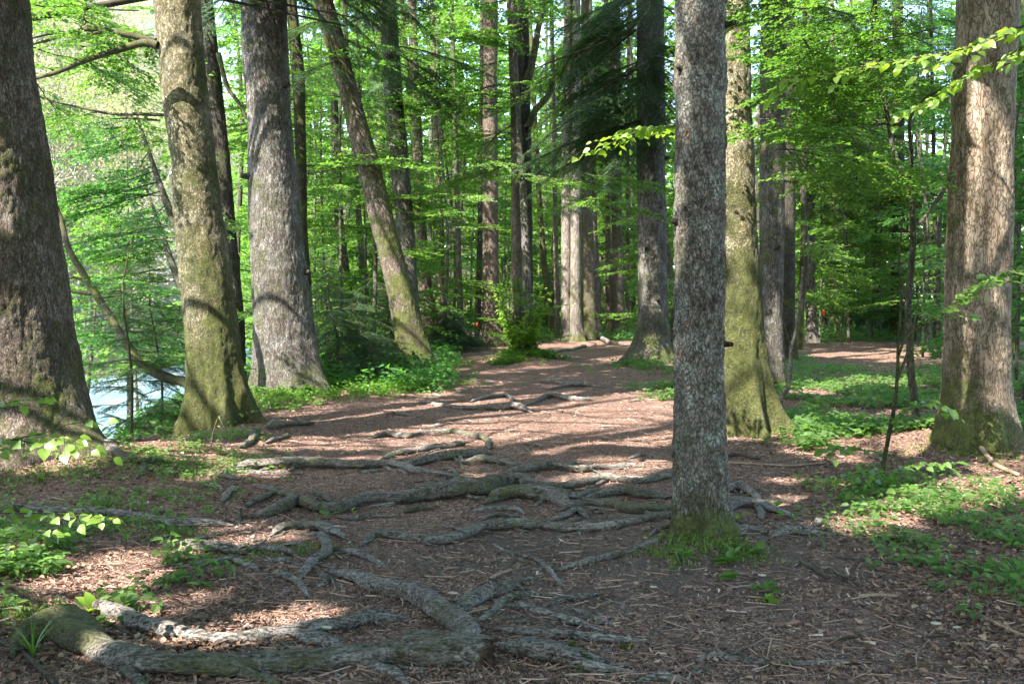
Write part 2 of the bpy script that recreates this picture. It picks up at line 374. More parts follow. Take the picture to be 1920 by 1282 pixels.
def tube(P, R, n=6, cap=True):
    """plain tube along a polyline"""
    P = np.asarray(P, float); R = np.asarray(R, float); T = unit(np.gradient(P, axis=0))
    ref = np.array([0, 0, 1.0]) if abs(T[:, 2]).mean() < .8 else np.array([1.0, 0, 0])
    S = unit(np.cross(T, ref)); U = np.cross(S, T)
    a = np.arange(n) * 2 * PI / n
    V = P[:, None] + R[:, None, None] * (np.cos(a)[None, :, None] * S[:, None] + np.sin(a)[None, :, None] * U[:, None])
    return V.reshape(-1, 3), gridfaces(len(P), n, True)

class Acc:
    def __init__(s): s.V = []; s.F = {3: [], 4: []}; s.n = 0; s.mi = {3: [], 4: []}
    def add(s, V, Fc, mi=0):
        if not len(Fc): return
        s.V.append(V); k = Fc.shape[1]; s.F[k].append(Fc + s.n); s.mi[k].append(np.full(len(Fc), mi)); s.n += len(V)
    def mesh(s, name, mats, smooth=True, moss=0.0):
        fs = []; mi = []
        for k in (3, 4):
            if s.F[k]: fs.append(np.concatenate(s.F[k])); mi.append(np.concatenate(s.mi[k]))
        V = np.concatenate(s.V)
        return mesh(name, V, fs, mats, np.concatenate(mi), {'moss': np.full(len(V), moss)}, smooth)

def beech_spray(seed, L=2.4, leaf=.085, nsec=22, lm='leaf', hi=False, sparse=1.0, mat_t='twig'):
    r = np.random.default_rng(seed); A = Acc()
    t = np.linspace(0, 1, 12); wob = r.normal(0, .02 * L, 12).cumsum() * .5
    main = np.stack([t * L, wob, -.10 * L * t ** 2 + r.normal(0, .006 * L, 12)], 1)
    A.add(*tube(main, .011 * (L / 2.4) * (1.15 - t), 5))
    pos = []; dr = []
    def leafrow(P, T, sp):
        n = max(2, int(P[1] / sp))
        for k in range(n):
            if r.random() > sparse: continue
            u = (k + .7) / n; q = P[0](u); side = 1 if k % 2 else -1
            ang = side * r.uniform(.6, 1.1) if k < n - 1 else 0
            c, s_ = math.cos(ang), math.sin(ang)
            pos.append(q); dr.append((T[0] * c - T[1] * s_, T[0] * s_ + T[1] * c, r.uniform(-.35, .15)))
    for k in range(nsec):
        u = .12 + .86 * k / nsec + r.uniform(-.02, .02); u = min(u, .98)
        b = np.array([np.interp(u, t, main[:, i]) for i in range(3)])
        side = 1 if k % 2 else -1; ang = side * r.uniform(.55, 1.0)
        ln = L * .42 * (1 - u * .75) * r.uniform(.6, 1.15) * min(1, .4 + u * 2.2); T = np.array([math.cos(ang), math.sin(ang)])
        zz = r.uniform(-.25, .12)
        cv = r.uniform(-.15, .15)
        f = lambda v, b=b, T=T, ln=ln, zz=zz, cv=cv: b + np.array([T[0] * ln * v - T[1] * cv * v * v * ln, T[1] * ln * v + T[0] * cv * v * v * ln, zz * ln * v - .12 * ln * v * v])
        pts = np.array([f(v) for v in np.linspace(0, 1, 4)]); A.add(*tube(pts, .004 * (L / 2.4) * np.array([1.3, 1, .8, .4]), 3))
        leafrow((f, ln), T, leaf * .62)
        for q in (.35, .62, .85):
            if ln > .35 and r.random() < .75:
                sd = 1 if r.random() < .5 else -1; a2 = ang + sd * r.uniform(.5, .9); l2 = ln * .38 * r.uniform(.6, 1.2); T2 = np.array([math.cos(a2), math.sin(a2)]); b2 = f(q)
                f2 = lambda v, b2=b2, T2=T2, l2=l2: b2 + np.array([T2[0] * l2 * v, T2[1] * l2 * v, -.10 * l2 * v])
                A.add(*tube(np.array([f2(0), f2(.5), f2(1)]), np.array([.003, .0025, .001]) * (L / 2.4), 3))
                leafrow((f2, l2), T2, leaf * .62)
    pos = np.array(pos); dr = np.array(dr); n = len(pos)
    nm = np.stack([r.normal(0, .5, n), r.normal(0, .5, n), np.ones(n)], 1)
    sz = leaf * r.uniform(.5, 1.35, n)
    A.add(*(leaves6 if hi else leaves)(pos, dr, nm, sz), 1)
    return A.mesh('beech_branch', [M[mat_t], M[lm]], True)

def fir_spray(seed, L=2.0, needle=.022, droop=.25, sec=46):
    r = np.random.default_rng(seed); A = Acc()
    t = np.linspace(0, 1, 12)
    main = np.stack([t * L, r.normal(0, .008 * L, 12).cumsum(), -droop * L * t ** 1.6], 1)
    A.add(*tube(main, .014 * (L / 2) * (1.12 - t), 5)); ps = []; ds = []; sz = []
    for k in range(sec):
        u = .10 + .9 * k / sec; b = np.array([np.interp(u, t, main[:, i]) for i in range(3)])
        side = 1 if k % 2 else -1; ang = side * r.uniform(.75, 1.1); ln = L * .34 * (1.02 - u) ** .8 * r.uniform(.6, 1.1) * min(1, .5 + u * 2) + .05
        T = np.array([math.cos(ang), math.sin(ang), r.uniform(-.4, .0)]); n = max(3, int(ln / (needle * .55)))
        v = np.linspace(0, 1, n)[:, None]; pts = b + T * ln * v + np.array([0, 0, -.25 * ln]) * v ** 2
        A.add(*tube(pts[[0, n // 2, n - 1]], np.array([.003, .002, .001]), 3))
        T2 = unit(T[None])[0]; S = np.array([-T2[1], T2[0], 0])
        for sd in (1, -1):
            ps.append(pts); ds.append(T2 * .5 + S * sd * .8 + r.normal(0, .18, (n, 3))); sz.append(needle * r.uniform(.8, 1.3, n) * (1.6 if n > 8 else 1.2))
        # side twiglets
        for q in (.3, .5, .7):
            if ln > .25:
                for sd in (1, -1):
                    a2 = ang + sd * .8; l2 = ln * .35 * r.uniform(.6, 1.2); Tt = np.array([math.cos(a2), math.sin(a2), -.25]); m = max(3, int(l2 / (needle * .6)))
                    w = np.linspace(0, 1, m)[:, None]; pp = pts[int(q * (n - 1))] + Tt * l2 * w
                    Ss = np.array([-Tt[1], Tt[0], 0])
                    for s2 in (1, -1):
                        ps.append(pp); ds.append(Tt * .5 + Ss * s2 * .8 + r.normal(0, .18, (m, 3))); sz.append(needle * r.uniform(.9, 1.4, m) * 1.3)
    ps = np.concatenate(ps); ds = unit(np.concatenate(ds)); sz = np.concatenate(sz)[:, None]
    sd_ = unit(np.cross(ds, np.array([0, 0, 1.0]) + r.normal(0, .3, (len(ds), 3))))
    V = np.stack([ps - sd_ * sz * .13, ps + sd_ * sz * .13, ps + ds * sz], 1).reshape(-1, 3)
    A.add(V, np.arange(len(V)).reshape(-1, 3), 1)
    return A.mesh('fir_branch', [M['twig'], M['needle']], True)

SPR = {
    'beech': [beech_spray(10 + i) for i in range(4)],
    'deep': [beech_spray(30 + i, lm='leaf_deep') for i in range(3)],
    'fine': [beech_spray(40 + i, L=2.0, leaf=.062, nsec=26, hi=True) for i in range(3)],
    'sparse': [beech_spray(50 + i, L=2.2, leaf=.075, nsec=16, sparse=.6, hi=True) for i in range(3)],
    'fir': [fir_spray(60 + i) for i in range(3)],
    'firshort': [fir_spray(70 + i, L=1.0, needle=.018, droop=.12, sec=30) for i in range(2)],
    'pale': [beech_spray(80 + i, L=3.2, leaf=.12, nsec=24, lm='leaf_pale', sparse=.75, mat_t='pale_twig') for i in range(3)],
}

def put_branch(tree, kind, p, az, tilt=0.0, roll=0.0, scale=1.0, gate=True, name='branch'):
    """a leafy branch mesh set with its foot at world point p, pointing to azimuth az"""
    R = Euler((roll, -tilt, az), 'XYZ').to_matrix()
    L = {'beech': 2.4, 'deep': 2.4, 'fine': 2.0, 'sparse': 2.2, 'fir': 2.0, 'firshort': 1.0, 'pale': 3.2}[kind] * scale
    if gate:
        pts = np.array([np.array(p) + np.array(R @ Vector((L * u, 0, 0))) for u in (.3, .6, .9)])
        if gated(pts, .30 * L * .6, 1.0).any(): return None
    o = bpy.data.objects.new(name, random.choice(SPR[kind])); C.objects.link(o)
    o.parent = tree; b = tree.location
    o.location = (p[0] - b[0], p[1] - b[1], p[2] - b[2]); o.rotation_euler = R.to_euler(); o.scale = (scale,) * 3
    return o

# ------------------------------------------------------------------ trunks
def trunk_mesh(base, prof, top, nt_, dz, style, flare, lobes, amp, mossf, mat, seed, hv):
    """prof: list of (z, cx, cy, r) upwards. Rings are level; relief is real up to hv, plain above."""
    pr = np.array(prof); z0 = base[2] - .35
    zs = [z0]
    while zs[-1] < top:
        z = zs[-1]; zs.append(z + (dz if z < hv else max(.5, dz * 6)))
    zs = np.array(zs); n = len(zs)
    def ip(k):
        x = np.interp(zs, pr[:, 0], pr[:, k]); ex = (pr[-1, k] - pr[-2, k]) / (pr[-1, 0] - pr[-2, 0])
        if k in (1, 2):
            over = np.clip(zs - pr[-1, 0], 0, None); x = x + ex * over * np.exp(-over / 12)
        return x
    cx, cy, r = ip(1), ip(2), ip(3)
    for _ in range(max(1, int(.35 / dz))):       # soften the kinks of the profile
        for a in (cx, cy, r): a[1:-1] = (a[:-2] + 2 * a[1:-1] + a[2:]) / 4
    r = r * np.where(zs > pr[-1, 0], np.clip(1 - (zs - pr[-1, 0]) / (top - pr[-1, 0] + .5), .12, 1) ** .8, 1)
    th = np.arange(nt_) * 2 * PI / nt_
    hz = np.clip(zs - base[2], 0, None)[:, None]
    Rr = r[:, None] * np.ones((1, nt_))
    fl = flare * np.exp(-hz / (.16 + r[0] * .5))
    for (a, am, wd, hh) in lobes:
        dth = (th - a + PI) % (2 * PI) - PI
        fl = fl + am * np.exp(-(dth / wd) ** 2)[None, :] * np.exp(-hz / hh)
    Rr = Rr * (1 + fl)
    X = np.cos(th)[None] * Rr; Y = np.sin(th)[None] * Rr; Z = zs[:, None] + 0 * X
    # large bumps
    Q = P3(np.cos(th)[None] * r[:, None] * 1.0 + seed, np.sin(th)[None] * r[:, None], Z)
    big = fbm(Q * np.array([2.2, 2.2, .9]), 3, seed) * .10 * r[:, None] * amp
    D = big
    fadein = np.where(zs < hv + .5, 1, 0)[:, None]
    if style == 'plate':
        w = np.stack([fbm(Q * np.array([16, 16, 12]), 3, seed + k) for k in (3, 13, 23)], -1) * 1.1
        f1, f2, cid = voro(Q * np.array([30, 30, 17]) + w, seed)
        e = sstep(.0, .35, f2 - f1) * sstep(-.5, .2, fbm(Q * 8, 2, seed + 5)); D = D + fadein * (e * .011 + (cid - .5) * .007 * e + .004 * fbm(Q * np.array([70, 70, 40]), 3, seed))
    elif style == 'ridge':
        w = np.stack([fbm(Q * np.array([9, 9, 4]), 3, seed + k) for k in (3, 13, 23)], -1) * 1.2
        f1, f2, cid = voro(Q * np.array([26, 26, 6.5]) + w, seed)
        e = sstep(0, .4, f2 - f1); D = D + fadein * (e * .010 + (cid - .5) * .005 + .004 * fbm(Q * np.array([60, 60, 20]), 3, seed))
    elif style == 'flaky':
        w = np.stack([fbm(Q * np.array([12, 12, 6]), 4, seed + k) for k in (3, 13, 23)], -1) * 2.4
        f1, f2, cid = voro(Q * np.array([15, 15, 4.2]) + w, seed)
        e = sstep(0, .22, f2 - f1) * sstep(-.35, .25, fbm(Q * np.array([5, 5, 3]), 2, seed + 5)); lift = sstep(.3, .9, f1)
        D = D + fadein * (e * (.002 + .011 * cid) + e * lift * .010 * cid + .005 * fbm(Q * np.array([50, 50, 22]), 3, seed))
    elif style == 'smooth':
        D = D + fadein * (.018 * fbm(Q * np.array([11, 11, 5]), 4, seed) + .009 * fbm(Q * np.array([30, 30, 24]), 3, seed + 9))
    else:
        D = D + fadein * (.006 * fbm(Q * np.array([20, 20, 6]), 3, seed))
    Rr2 = Rr + D
    V = P3(np.cos(th)[None] * Rr2 + cx[:, None] - base[0], np.sin(th)[None] * Rr2 + cy[:, None] - base[1], Z - base[2])
    ms = mossf(th[None] + 0 * Z, hz + 0 * Z, Q) if mossf else np.zeros(Z.shape)
    me = mesh('trunk', V.reshape(-1, 3), gridfaces(n, nt_, True), [mat], None, {'moss': ms}, True)
    return me, (zs, cx, cy, r)

def moss(amt=.3, low=1.0, lowh=.5, side=None, sideamt=.3, patch=.5, topamt=0, seed=3):
    def f(th, hz, Q):
        m = amt + patch * fbm(Q * 2.6, 4, seed) + low * np.exp(-(hz / lowh) ** 1.3)
        if side is not None: m = m + sideamt * np.cos(th - side)
        return np.clip(m + topamt * hz, 0, 1.4)
    return f

TREES = {}
def tree(key, label, Y, marks, mat, style='plain', nt_=48, dz=.05, top=22, flare=.25, lobes=(), amp=1.0, mossf=None, seed=1, cat='tree', name='tree', group=None, dY=0.0, hvpad=1.0):
    """marks: (pixel row, left edge, right edge) of the trunk measured in the photograph; Y its distance"""
    pr = []
    for (py, xl, xr) in sorted(marks, key=lambda m: -m[0]):
        p = at((xl + xr) / 2, py, Y); pr.append((p[2], p[0], p[1], (xr - xl) / 2 / F * Y))
    bx, by = pr[0][1], Y; bz = gh(bx, by)
    if pr[0][0] > bz + .05: pr.insert(0, (bz, bx, by, pr[0][3]))
    pr = [(z, x, y + dY * max(0, z - bz), r) for z, x, y, r in pr]
    t = thing(name, label, cat, (bx, by, bz), group)
    hv = at(960, 0, Y)[2] + hvpad
    me, info = trunk_mesh((bx, by, bz), pr, top, nt_, dz, style, flare, lobes, amp, mossf, M[mat], seed, hv)
    obj('trunk', me, t)
    TREES[key] = (t, info, Y)
    return t, info

def trunk_at(info, z):
    zs, cx, cy, r = info
    return np.array([np.interp(z, zs, cx), np.interp(z, zs, cy), z]), float(np.interp(z, zs, r))

# mounds under the trees first (the ground carries them)
for px, py, a, r in [(1318, 1015, .10, .75), (60, 880, .22, 1.3), (420, 815, .15, 1.0), (545, 735, .18, 1.1), (1410, 815, .12, .9), (1840, 850, .25, 1.1), (1228, 690, .15, 1.4),
                     (985, 680, .22, 1.0), (1070, 645, .15, 1.8), (790, 710, .15, 1.0), (700, 760, .0, 1), (300, 855, .12, .7)]:
    d = CAMZ * F / (py - HZ); MOUNDS.append(((px - 960) / F * d, d, a, r))
build_gaps(); trunk_dapples()

# ------------------------------------------------------------------ ground sheet
def ground():
    ys = [-42.0]
    while ys[-1] < 3: ys.append(ys[-1] + (2.5 if ys[-1] < -13 else .5))
    while ys[-1] < 420: ys.append(ys[-1] + max(.020, (ys[-1]) * .0095))
    ys = np.array(ys); nc = 350
    u = np.linspace(-1, 1, nc); u = np.sign(u) * (np.abs(u) * .55 + .45 * np.abs(u) ** 3)
    w = np.sqrt(13.0 ** 2 + (1.25 * np.clip(ys, 0, None)) ** 2) + 3.0 * np.clip(-ys, 0, 10)
    X = u[None] * w[:, None]; Y = ys[:, None] + 0 * X
    Z = ground_h(X, Y)
    q = P3(X, Y, 0 * X); near = 1 - sstep(12, 30, Y)
    Z = Z + near * (.006 * fbm(q * 9, 3, 41) + .006 * np.abs(fbm(q * 22, 2, 43)))
    left = sstep(-1.9, -3.2, X) * (1 - sstep(9.5, 13, Y)); d_r = sstep(2.7, 4.6, X - .06 * (Y - 8))
    green = .20 * left + .30 * d_r * sstep(10, 16, Y) + .55 * sstep(-2.2, -3.4, X + .045 * (Y - 12)) * sstep(12.5, 15, Y) + .35 * sstep(26, 50, Y)
    soil = .8 * np.exp(-((X - .9) ** 2 / 3 + (Y - 6.0) ** 2 / 1.5)) + .2 * np.exp(-((X - .6) ** 2 / 4 + (Y - 9) ** 2 / 4)) - .5 * left
    leafy = np.clip(.9 * d_r + .7 * left + sstep(14, 26, Y) * .6, 0, 1)
    hill = (X < -22.5) * 1
    fcs = gridfaces(len(ys), nc)
    mi = hill.ravel()[fcs[:, 0]]
    me = mesh('ground', q * [1, 1, 0] + P3(0 * X, 0 * X, Z), fcs, [M['ground'], M['hill']], mi, {'green': green, 'soil': soil, 'leafy': leafy})
    tag(obj('ground', me), 'brown forest floor of chips and soil crossed by roots', kind='structure')
    o = obj('river', mesh('river', [(-60, -30, 0), (-3, -30, 0), (-3, 400, 0), (-60, 400, 0)], np.array([[0, 1, 2, 3]])), None, (0, 0, -2.75), M['water'])
    tag(o, 'pale blue river running below the bank behind the left trees', kind='structure')
ground()

# ------------------------------------------------------------------ the standing trees
D = math.radians
tree('T1', 'massive leaning brown trunk at the left edge, pink-grey bark with moss streaks', 9.3,
     [(860, -130, 200), (800, -112, 168), (700, -110, 140), (600, -112, 124), (500, -115, 113), (300, -128, 84), (150, -135, 58), (0, -150, 38)],
     'bark_brown', 'ridge', 200, .026, 24, .02, [(D(-15), .35, .30, .30), (D(-70), .15, .4, .25), (D(200), .2, .5, .4)], 1.2, moss(.10, .20, .4, D(-30), .15, .6, seed=5), 1)
tree('T2', 'moss-covered trunk with spreading buttress roots, its sunlit top bare and yellowish', 12.1,
     [(800, 356, 474), (700, 355, 456), (600, 349, 445), (500, 339, 427), (400, 329, 413), (200, 307, 390), (0, 291, 373)],
     'bark_mossy', 'smooth', 200, .026, 22, .10, [(D(-24), 1.0, .17, .30), (D(-60), .60, .15, .34), (D(-133), .55, .20, .55), (D(178), .45, .25, .40), (D(-98), -.16, .12, .7), (D(10), .35, .3, .3), (D(90), .4, .4, .3)], 1.6,
     moss(.55, .55, 1.3, D(-10), .22, .9, -.11, 8), 2)
tree('T4', 'thick straight grey-barked trunk third from the left, flaring into green herbs', 16.5,
     [(725, 484, 606), (680, 480, 596), (600, 478, 585), (400, 470, 560), (200, 463, 545), (0, 453, 535)],
     'bark_gray', 'ridge', 150, .035, 25, .06, [(D(-20), .35, .3, .45), (D(-80), .15, .3, .4), (D(190), .2, .4, .4)], 1.1, moss(.12, .25, .3, None, 0, .35, seed=12), 3)
tree('T3', 'slim dark trunk standing just behind the moss-covered one', 19.5, [(740, 420, 462), (600, 428, 458), (320, 402, 432), (100, 382, 408), (0, 374, 398)], 'bark_dark', 'ridge', 64, .06, 20, .15, (), 1, moss(.2, .3), 4)
tree('T6', 'leaning trunk with mossy middle, tilting left beside the path bend', 20.5,
     [(700, 752, 818), (600, 738, 790), (430, 700, 743), (300, 667, 711), (170, 634, 672), (0, 588, 624)],
     'bark_brown', 'ridge', 120, .04, 22, .10, [(D(-10), .45, .3, .4), (D(-90), .3, .3, .4)], 2.2, moss(.42, .4, .7, D(-20), .15, .9, seed=14), 5)
tree('T7', 'tall grey trunk right behind the leaning tree', 26, [(650, 752, 790), (400, 742, 775), (200, 722, 755), (0, 711, 742)], 'bark_gray', 'ridge', 90, .06, 26, .15, (), 1, moss(.1, .2), 6)
tree('T8', 'dark red-brown trunk between the grey trunk and thin saplings', 36, [(630, 788, 818), (430, 781, 799), (130, 768, 786), (0, 764, 780)], 'bark_red', 'plain', 40, .12, 26, .1, (), 1, moss(.1, .3), 7)
tree('T8b', 'mossy slanting trunk foot right of the red-brown trunk', 37, [(640, 812, 830), (540, 795, 810), (430, 784, 794), (0, 748, 758)], 'bark_mossy', 'plain', 32, .15, 22, .1, (), 1, moss(.8, .3), 8)
tree('T9', 'thin straight reddish trunk left of the second bend', 36, [(628, 821, 834), (430, 822, 833), (250, 814, 823), (0, 806, 814)], 'bark_red', 'plain', 24, .2, 20, .1, (), 1, moss(.1, .3), 9)
tree('T10', 'thin leafy trunk with green sprouts left of the thick reddish trunk', 33, [(635, 858, 871), (430, 853, 863), (250, 850, 859), (0, 842, 850)], 'bark_gray', 'plain', 24, .2, 20, .1, (), 1, moss(.5, .3), 10)
tree('T11', 'thick reddish-brown trunk with flared foot at the head of the path', 33.5,
     [(640, 898, 944), (600, 904, 935), (430, 905, 934), (300, 905, 933), (0, 907, 932)], 'bark_red', 'ridge', 90, .07, 28, .1, [(D(-150), .5, .3, .5), (D(-20), .6, .3, .35)], 1.2, moss(.12, .4, .4), 11)
tree('T11b', 'narrow dark trunk leaning against the left side of the reddish trunk', 35, [(620, 889, 902), (430, 895, 906), (200, 898, 906), (0, 900, 908)], 'bark_dark', 'plain', 24, .2, 20, .1, (), 1, moss(.1), 12)
tree('T12a', 'straight brown stem of the clump in the middle of the path', 25.5, [(665, 954, 985), (600, 958, 980), (430, 959, 978), (200, 958, 972), (0, 950, 962)], 'bark_brown', 'ridge', 48, .07, 22, .2, [(D(-90), .3, .5, .3)], 1, moss(.25, 1.0, .5, seed=2), 13)
tree('T12b', 'smooth pale grey stem of the clump in the middle of the path', 25.0, [(670, 990, 1010), (600, 982, 999), (500, 979, 995), (380, 975, 990), (280, 969, 980), (100, 962, 970), (0, 958, 965)], 'bark_gray', 'plain', 40, .1, 16, .2, (), .6, moss(.15, .9, .4), 14)
tree('T12c', 'dark upper stem rising behind the pale clump stem', 26.2, [(665, 976, 1000), (430, 978, 998), (230, 972, 995), (100, 966, 992), (0, 958, 990)], 'bark_dark', 'ridge', 56, .08, 24, .2, (), 1, moss(.15, .8, .5), 15)
tree('T13', 'thin leaning mossy trunk behind the path clump', 40, [(600, 1028, 1042), (480, 1012, 1024), (380, 1006, 1016), (0, 988, 996)], 'bark_mossy', 'plain', 24, .2, 20, .1, (), 1, moss(.7), 16)
tree('T13b', 'thin straight dark trunk left of the sunlit twin trunk', 37, [(625, 1040, 1050), (430, 1037, 1046), (0, 1030, 1038)], 'bark_brown', 'plain', 24, .2, 20, .1, (), 1, moss(.1), 17)
tree('T14', 'left half of the sunlit twin trunk at the end of the path', 35, [(640, 1052, 1074), (560, 1052, 1071), (260, 1054, 1072), (0, 1058, 1074)], 'bark_tan', 'ridge', 80, .07, 27, .1, [(D(-110), .5, .4, .35)], 1, moss(.05, .7, .35), 18)
tree('T14b', 'right half of the sunlit twin trunk, bright edge to the right', 34.8, [(640, 1068, 1092), (560, 1069, 1089), (260, 1071, 1088), (0, 1074, 1088)], 'bark_tan', 'ridge', 80, .07, 27, .1, [(D(-20), .7, .3, .3)], 1, moss(.05, .7, .35), 19)
tree('T15', 'brown trunk directly right of the sunlit twin trunk', 37, [(628, 1090, 1120), (430, 1090, 1112), (300, 1090, 1108), (0, 1090, 1104)], 'bark_brown', 'ridge', 56, .1, 25, .15, (), 1, moss(.3, .3), 20)
tree('T15b', 'dark reddish trunk behind the brown one, right of the twin', 40, [(625, 1108, 1130), (430, 1104, 1120), (0, 1098, 1110)], 'bark_red', 'plain', 40, .15, 25, .15, (), 1, moss(.05), 21)
tree('T16', 'thin brown trunk, left of the two below the dark boughs', 42, [(618, 1135, 1149), (430, 1135, 1145), (0, 1132, 1140)], 'bark_red', 'plain', 24, .2, 22, .1, (), 1, moss(.1), 22)
tree('T17', 'medium brown trunk left of the big grey tree, below the dark boughs', 41, [(622, 1147, 1172), (430, 1147, 1167), (0, 1146, 1162)], 'bark_brown', 'ridge', 48, .12, 25, .2, [(D(-30), .4, .4, .3)], 1, moss(.2, .4), 23)
tree('T18', 'very thin trunk beside the big grey tree', 44, [(620, 1172, 1181), (430, 1173, 1180), (0, 1176, 1182)], 'bark_brown', 'plain', 20, .3, 20, .1, (), 1, moss(.1), 24)
tree('T19', 'big grey cylindrical trunk with swelling mossy foot right of the path', 23,
     [(680, 1184, 1258), (640, 1192, 1254), (600, 1197, 1252), (430, 1196, 1248), (280, 1195, 1247), (0, 1194, 1244)], 'bark_gray', 'ridge', 140, .035, 27, .22,
     [(D(-160), .75, .35, .40), (D(-100), .1, .4, .3), (D(-30), .35, .3, .3)], .6, moss(.08, .65, .5, seed=7), 25)
tree('T20', 'nearest tree, slender plated grey trunk with green mossy foot right of centre', 6.45,
     [(1010, 1266, 1364), (960, 1265, 1360), (900, 1266, 1358), (600, 1267, 1355), (300, 1268, 1357), (0, 1270, 1360)], 'bark_plate', 'plate', 200, .016, 18, .10,
     [(D(-25), .50, .30, .16), (D(-150), .35, .30, .13), (D(-80), .12, .3, .1), (D(40), .4, .4, .18)], 1.5, moss(-.15, .95, .22, D(-165), .22, .30, seed=17), 26)
tree('T21', 'tall trunk half hidden by the nearest tree, dark green moss below and pale top', 11.4,
     [(800, 1345, 1450), (700, 1340, 1442), (600, 1340, 1432), (400, 1340, 1420), (200, 1336, 1410), (0, 1334, 1405)], 'bark_mossy', 'smooth', 180, .03, 22, .10,
     [(D(-30), .95, .16, .28), (D(-78), .65, .15, .35), (D(-54), -.10, .1, .6), (D(-130), .3, .2, .3), (D(20), .4, .3, .3)], 1.3, moss(1.05, .5, .8, D(-60), .1, .7, -.30, 21), 27)  # moss thins with height, so the paler bark shows above
tree('T22', 'grey lichen-speckled trunk right of the moss-footed pair', 17.6, [(725, 1430, 1474), (600, 1426, 1466), (430, 1425, 1470), (0, 1428, 1474)], 'bark_gray', 'ridge', 90, .05, 23, .15, (), 1, moss(.15, .3), 28)
tree('T23', 'dark furrowed trunk behind the lichen-speckled one', 25, [(675, 1460, 1496), (600, 1462, 1490), (430, 1464, 1490), (0, 1468, 1490)], 'bark_dark', 'ridge', 64, .07, 24, .2, (), 1, moss(.2, .4), 29)
tree('T25', 'grey trunk standing at the left end of the sunny clearing', 36, [(637, 1512, 1534), (560, 1512, 1528), (270, 1511, 1526), (0, 1510, 1522)], 'bark_gray', 'ridge', 48, .12, 24, .2, (), 1, moss(.1, .2), 30)
tree('T25b', 'dark thin trunk left of the clearing, leaning inward', 31, [(660, 1494, 1506), (500, 1500, 1510), (300, 1504, 1512), (0, 1506, 1514)], 'bark_dark', 'plain', 24, .2, 18, .1, (), 1, moss(.3), 31)
tree('T27', 'thick dark trunk at the back between the saplings on the right', 38, [(600, 1670, 1702), (450, 1672, 1696), (300, 1674, 1695), (0, 1674, 1692)], 'bark_dark', 'ridge', 48, .12, 24, .2, (), 1, moss(.3), 32)
tree('T30', 'big tan trunk with peeling bark at the right edge, mossy root mound', 10,
     [(850, 1772, 1900), (760, 1772, 1892), (700, 1773, 1890), (600, 1775, 1890), (400, 1783, 1893), (200, 1790, 1898), (0, 1798, 1905)], 'bark_flaky', 'flaky', 190, .025, 23, .04,
     [(D(-140), .45, .40, .30), (D(-90), .35, .30, .22), (D(-20), .28, .3, .28), (D(180), .4, .4, .3)], .6, moss(-.45, 1.25, .42, D(-165), .60, .45, seed=31), 33)
tree('T5', 'dark trunk peeping out behind the thick straight grey one', 21, [(700, 560, 592), (560, 566, 586), (430, 560, 576), (150, 548, 572), (40, 540, 560), (0, 536, 556)], 'bark_dark', 'plain', 48, .1, 20, .15, (), 1, moss(.35, .4), 34)
tree('T26a', 'slim mossy trunk in the green gap left of the leaning tree', 30, [(650, 660, 672), (560, 676, 690), (480, 672, 684), (300, 660, 670), (0, 640, 648)], 'bark_mossy', 'plain', 24, .2, 18, .1, (), 1, moss(.4), 35)
tree('T26b', 'bent dark trunk deep in the leaves left of the leaning tree', 29, [(640, 648, 672), (540, 640, 660), (430, 628, 645), (200, 620, 634), (0, 612, 624)], 'bark_dark', 'plain', 30, .15, 18, .1, (), 1, moss(.3), 36)
far_marks = [('slender pale trunk far back in the right clearing', 46, 1595, 615, 7, 'bark_red', 0), ('thin mossy trunk far back near the orange mark', 44, 1569, 612, 8, 'bark_mossy', -3), ('dark thin trunk far back left of the clearing', 48, 1546, 606, 8, 'bark_dark', 2),
             ('thin dark trunk far back, middle of the right gap', 50, 1624, 604, 6, 'bark_dark', 4), ('white-barked trunk far back behind the right saplings', 52, 1651, 600, 7, 'pale_twig', -2), ('thin trunk far back just left of the right saplings', 47, 1640, 606, 6, 'bark_brown', 3),
             ('thin dark trunk far right beyond the tan tree', 30, 1903, 640, 14, 'bark_dark', 5), ('thin trunk left of the tan tree in the shade', 34, 1757, 628, 8, 'bark_dark', -4), ('thin trunk right of the right saplings in the shade', 44, 1735, 606, 7, 'bark_brown', 2),
             ('pale trunk far back between dark trunk and red trunk', 50, 842, 612, 7, 'bark_gray', 2), ('dim trunk far back below the dark boughs', 52, 1188, 606, 8, 'bark_dark', -2), ('thin pale trunk in the centre gap', 54, 1022, 604, 6, 'bark_gray', 1),
             ('slim trunk in the leafy gap beside the grey trunk', 42, 720, 618, 16, 'bark_brown', -4), ('thin upright trunk behind the bright foliage left of centre', 50, 805, 610, 7, 'bark_gray', 2), ('slender dark trunk right of the grey lichen trunk', 45, 1482, 612, 8, 'bark_dark', 0)]
for k, (lb, Y, px, py, wd, mt, sl_) in enumerate(far_marks):
    tree('F%d' % k, lb, Y, [(py, px - wd * .6, px + wd * .6), (400, px + sl_ - wd / 2, px + sl_ + wd / 2), (0, px + 3 * sl_ - wd * .4, px + 3 * sl_ + wd * .4)], mt, 'plain', 20, .35, 20 + (k % 5), .1, (), 1, moss(.15), 50 + k, name='slender_tree')

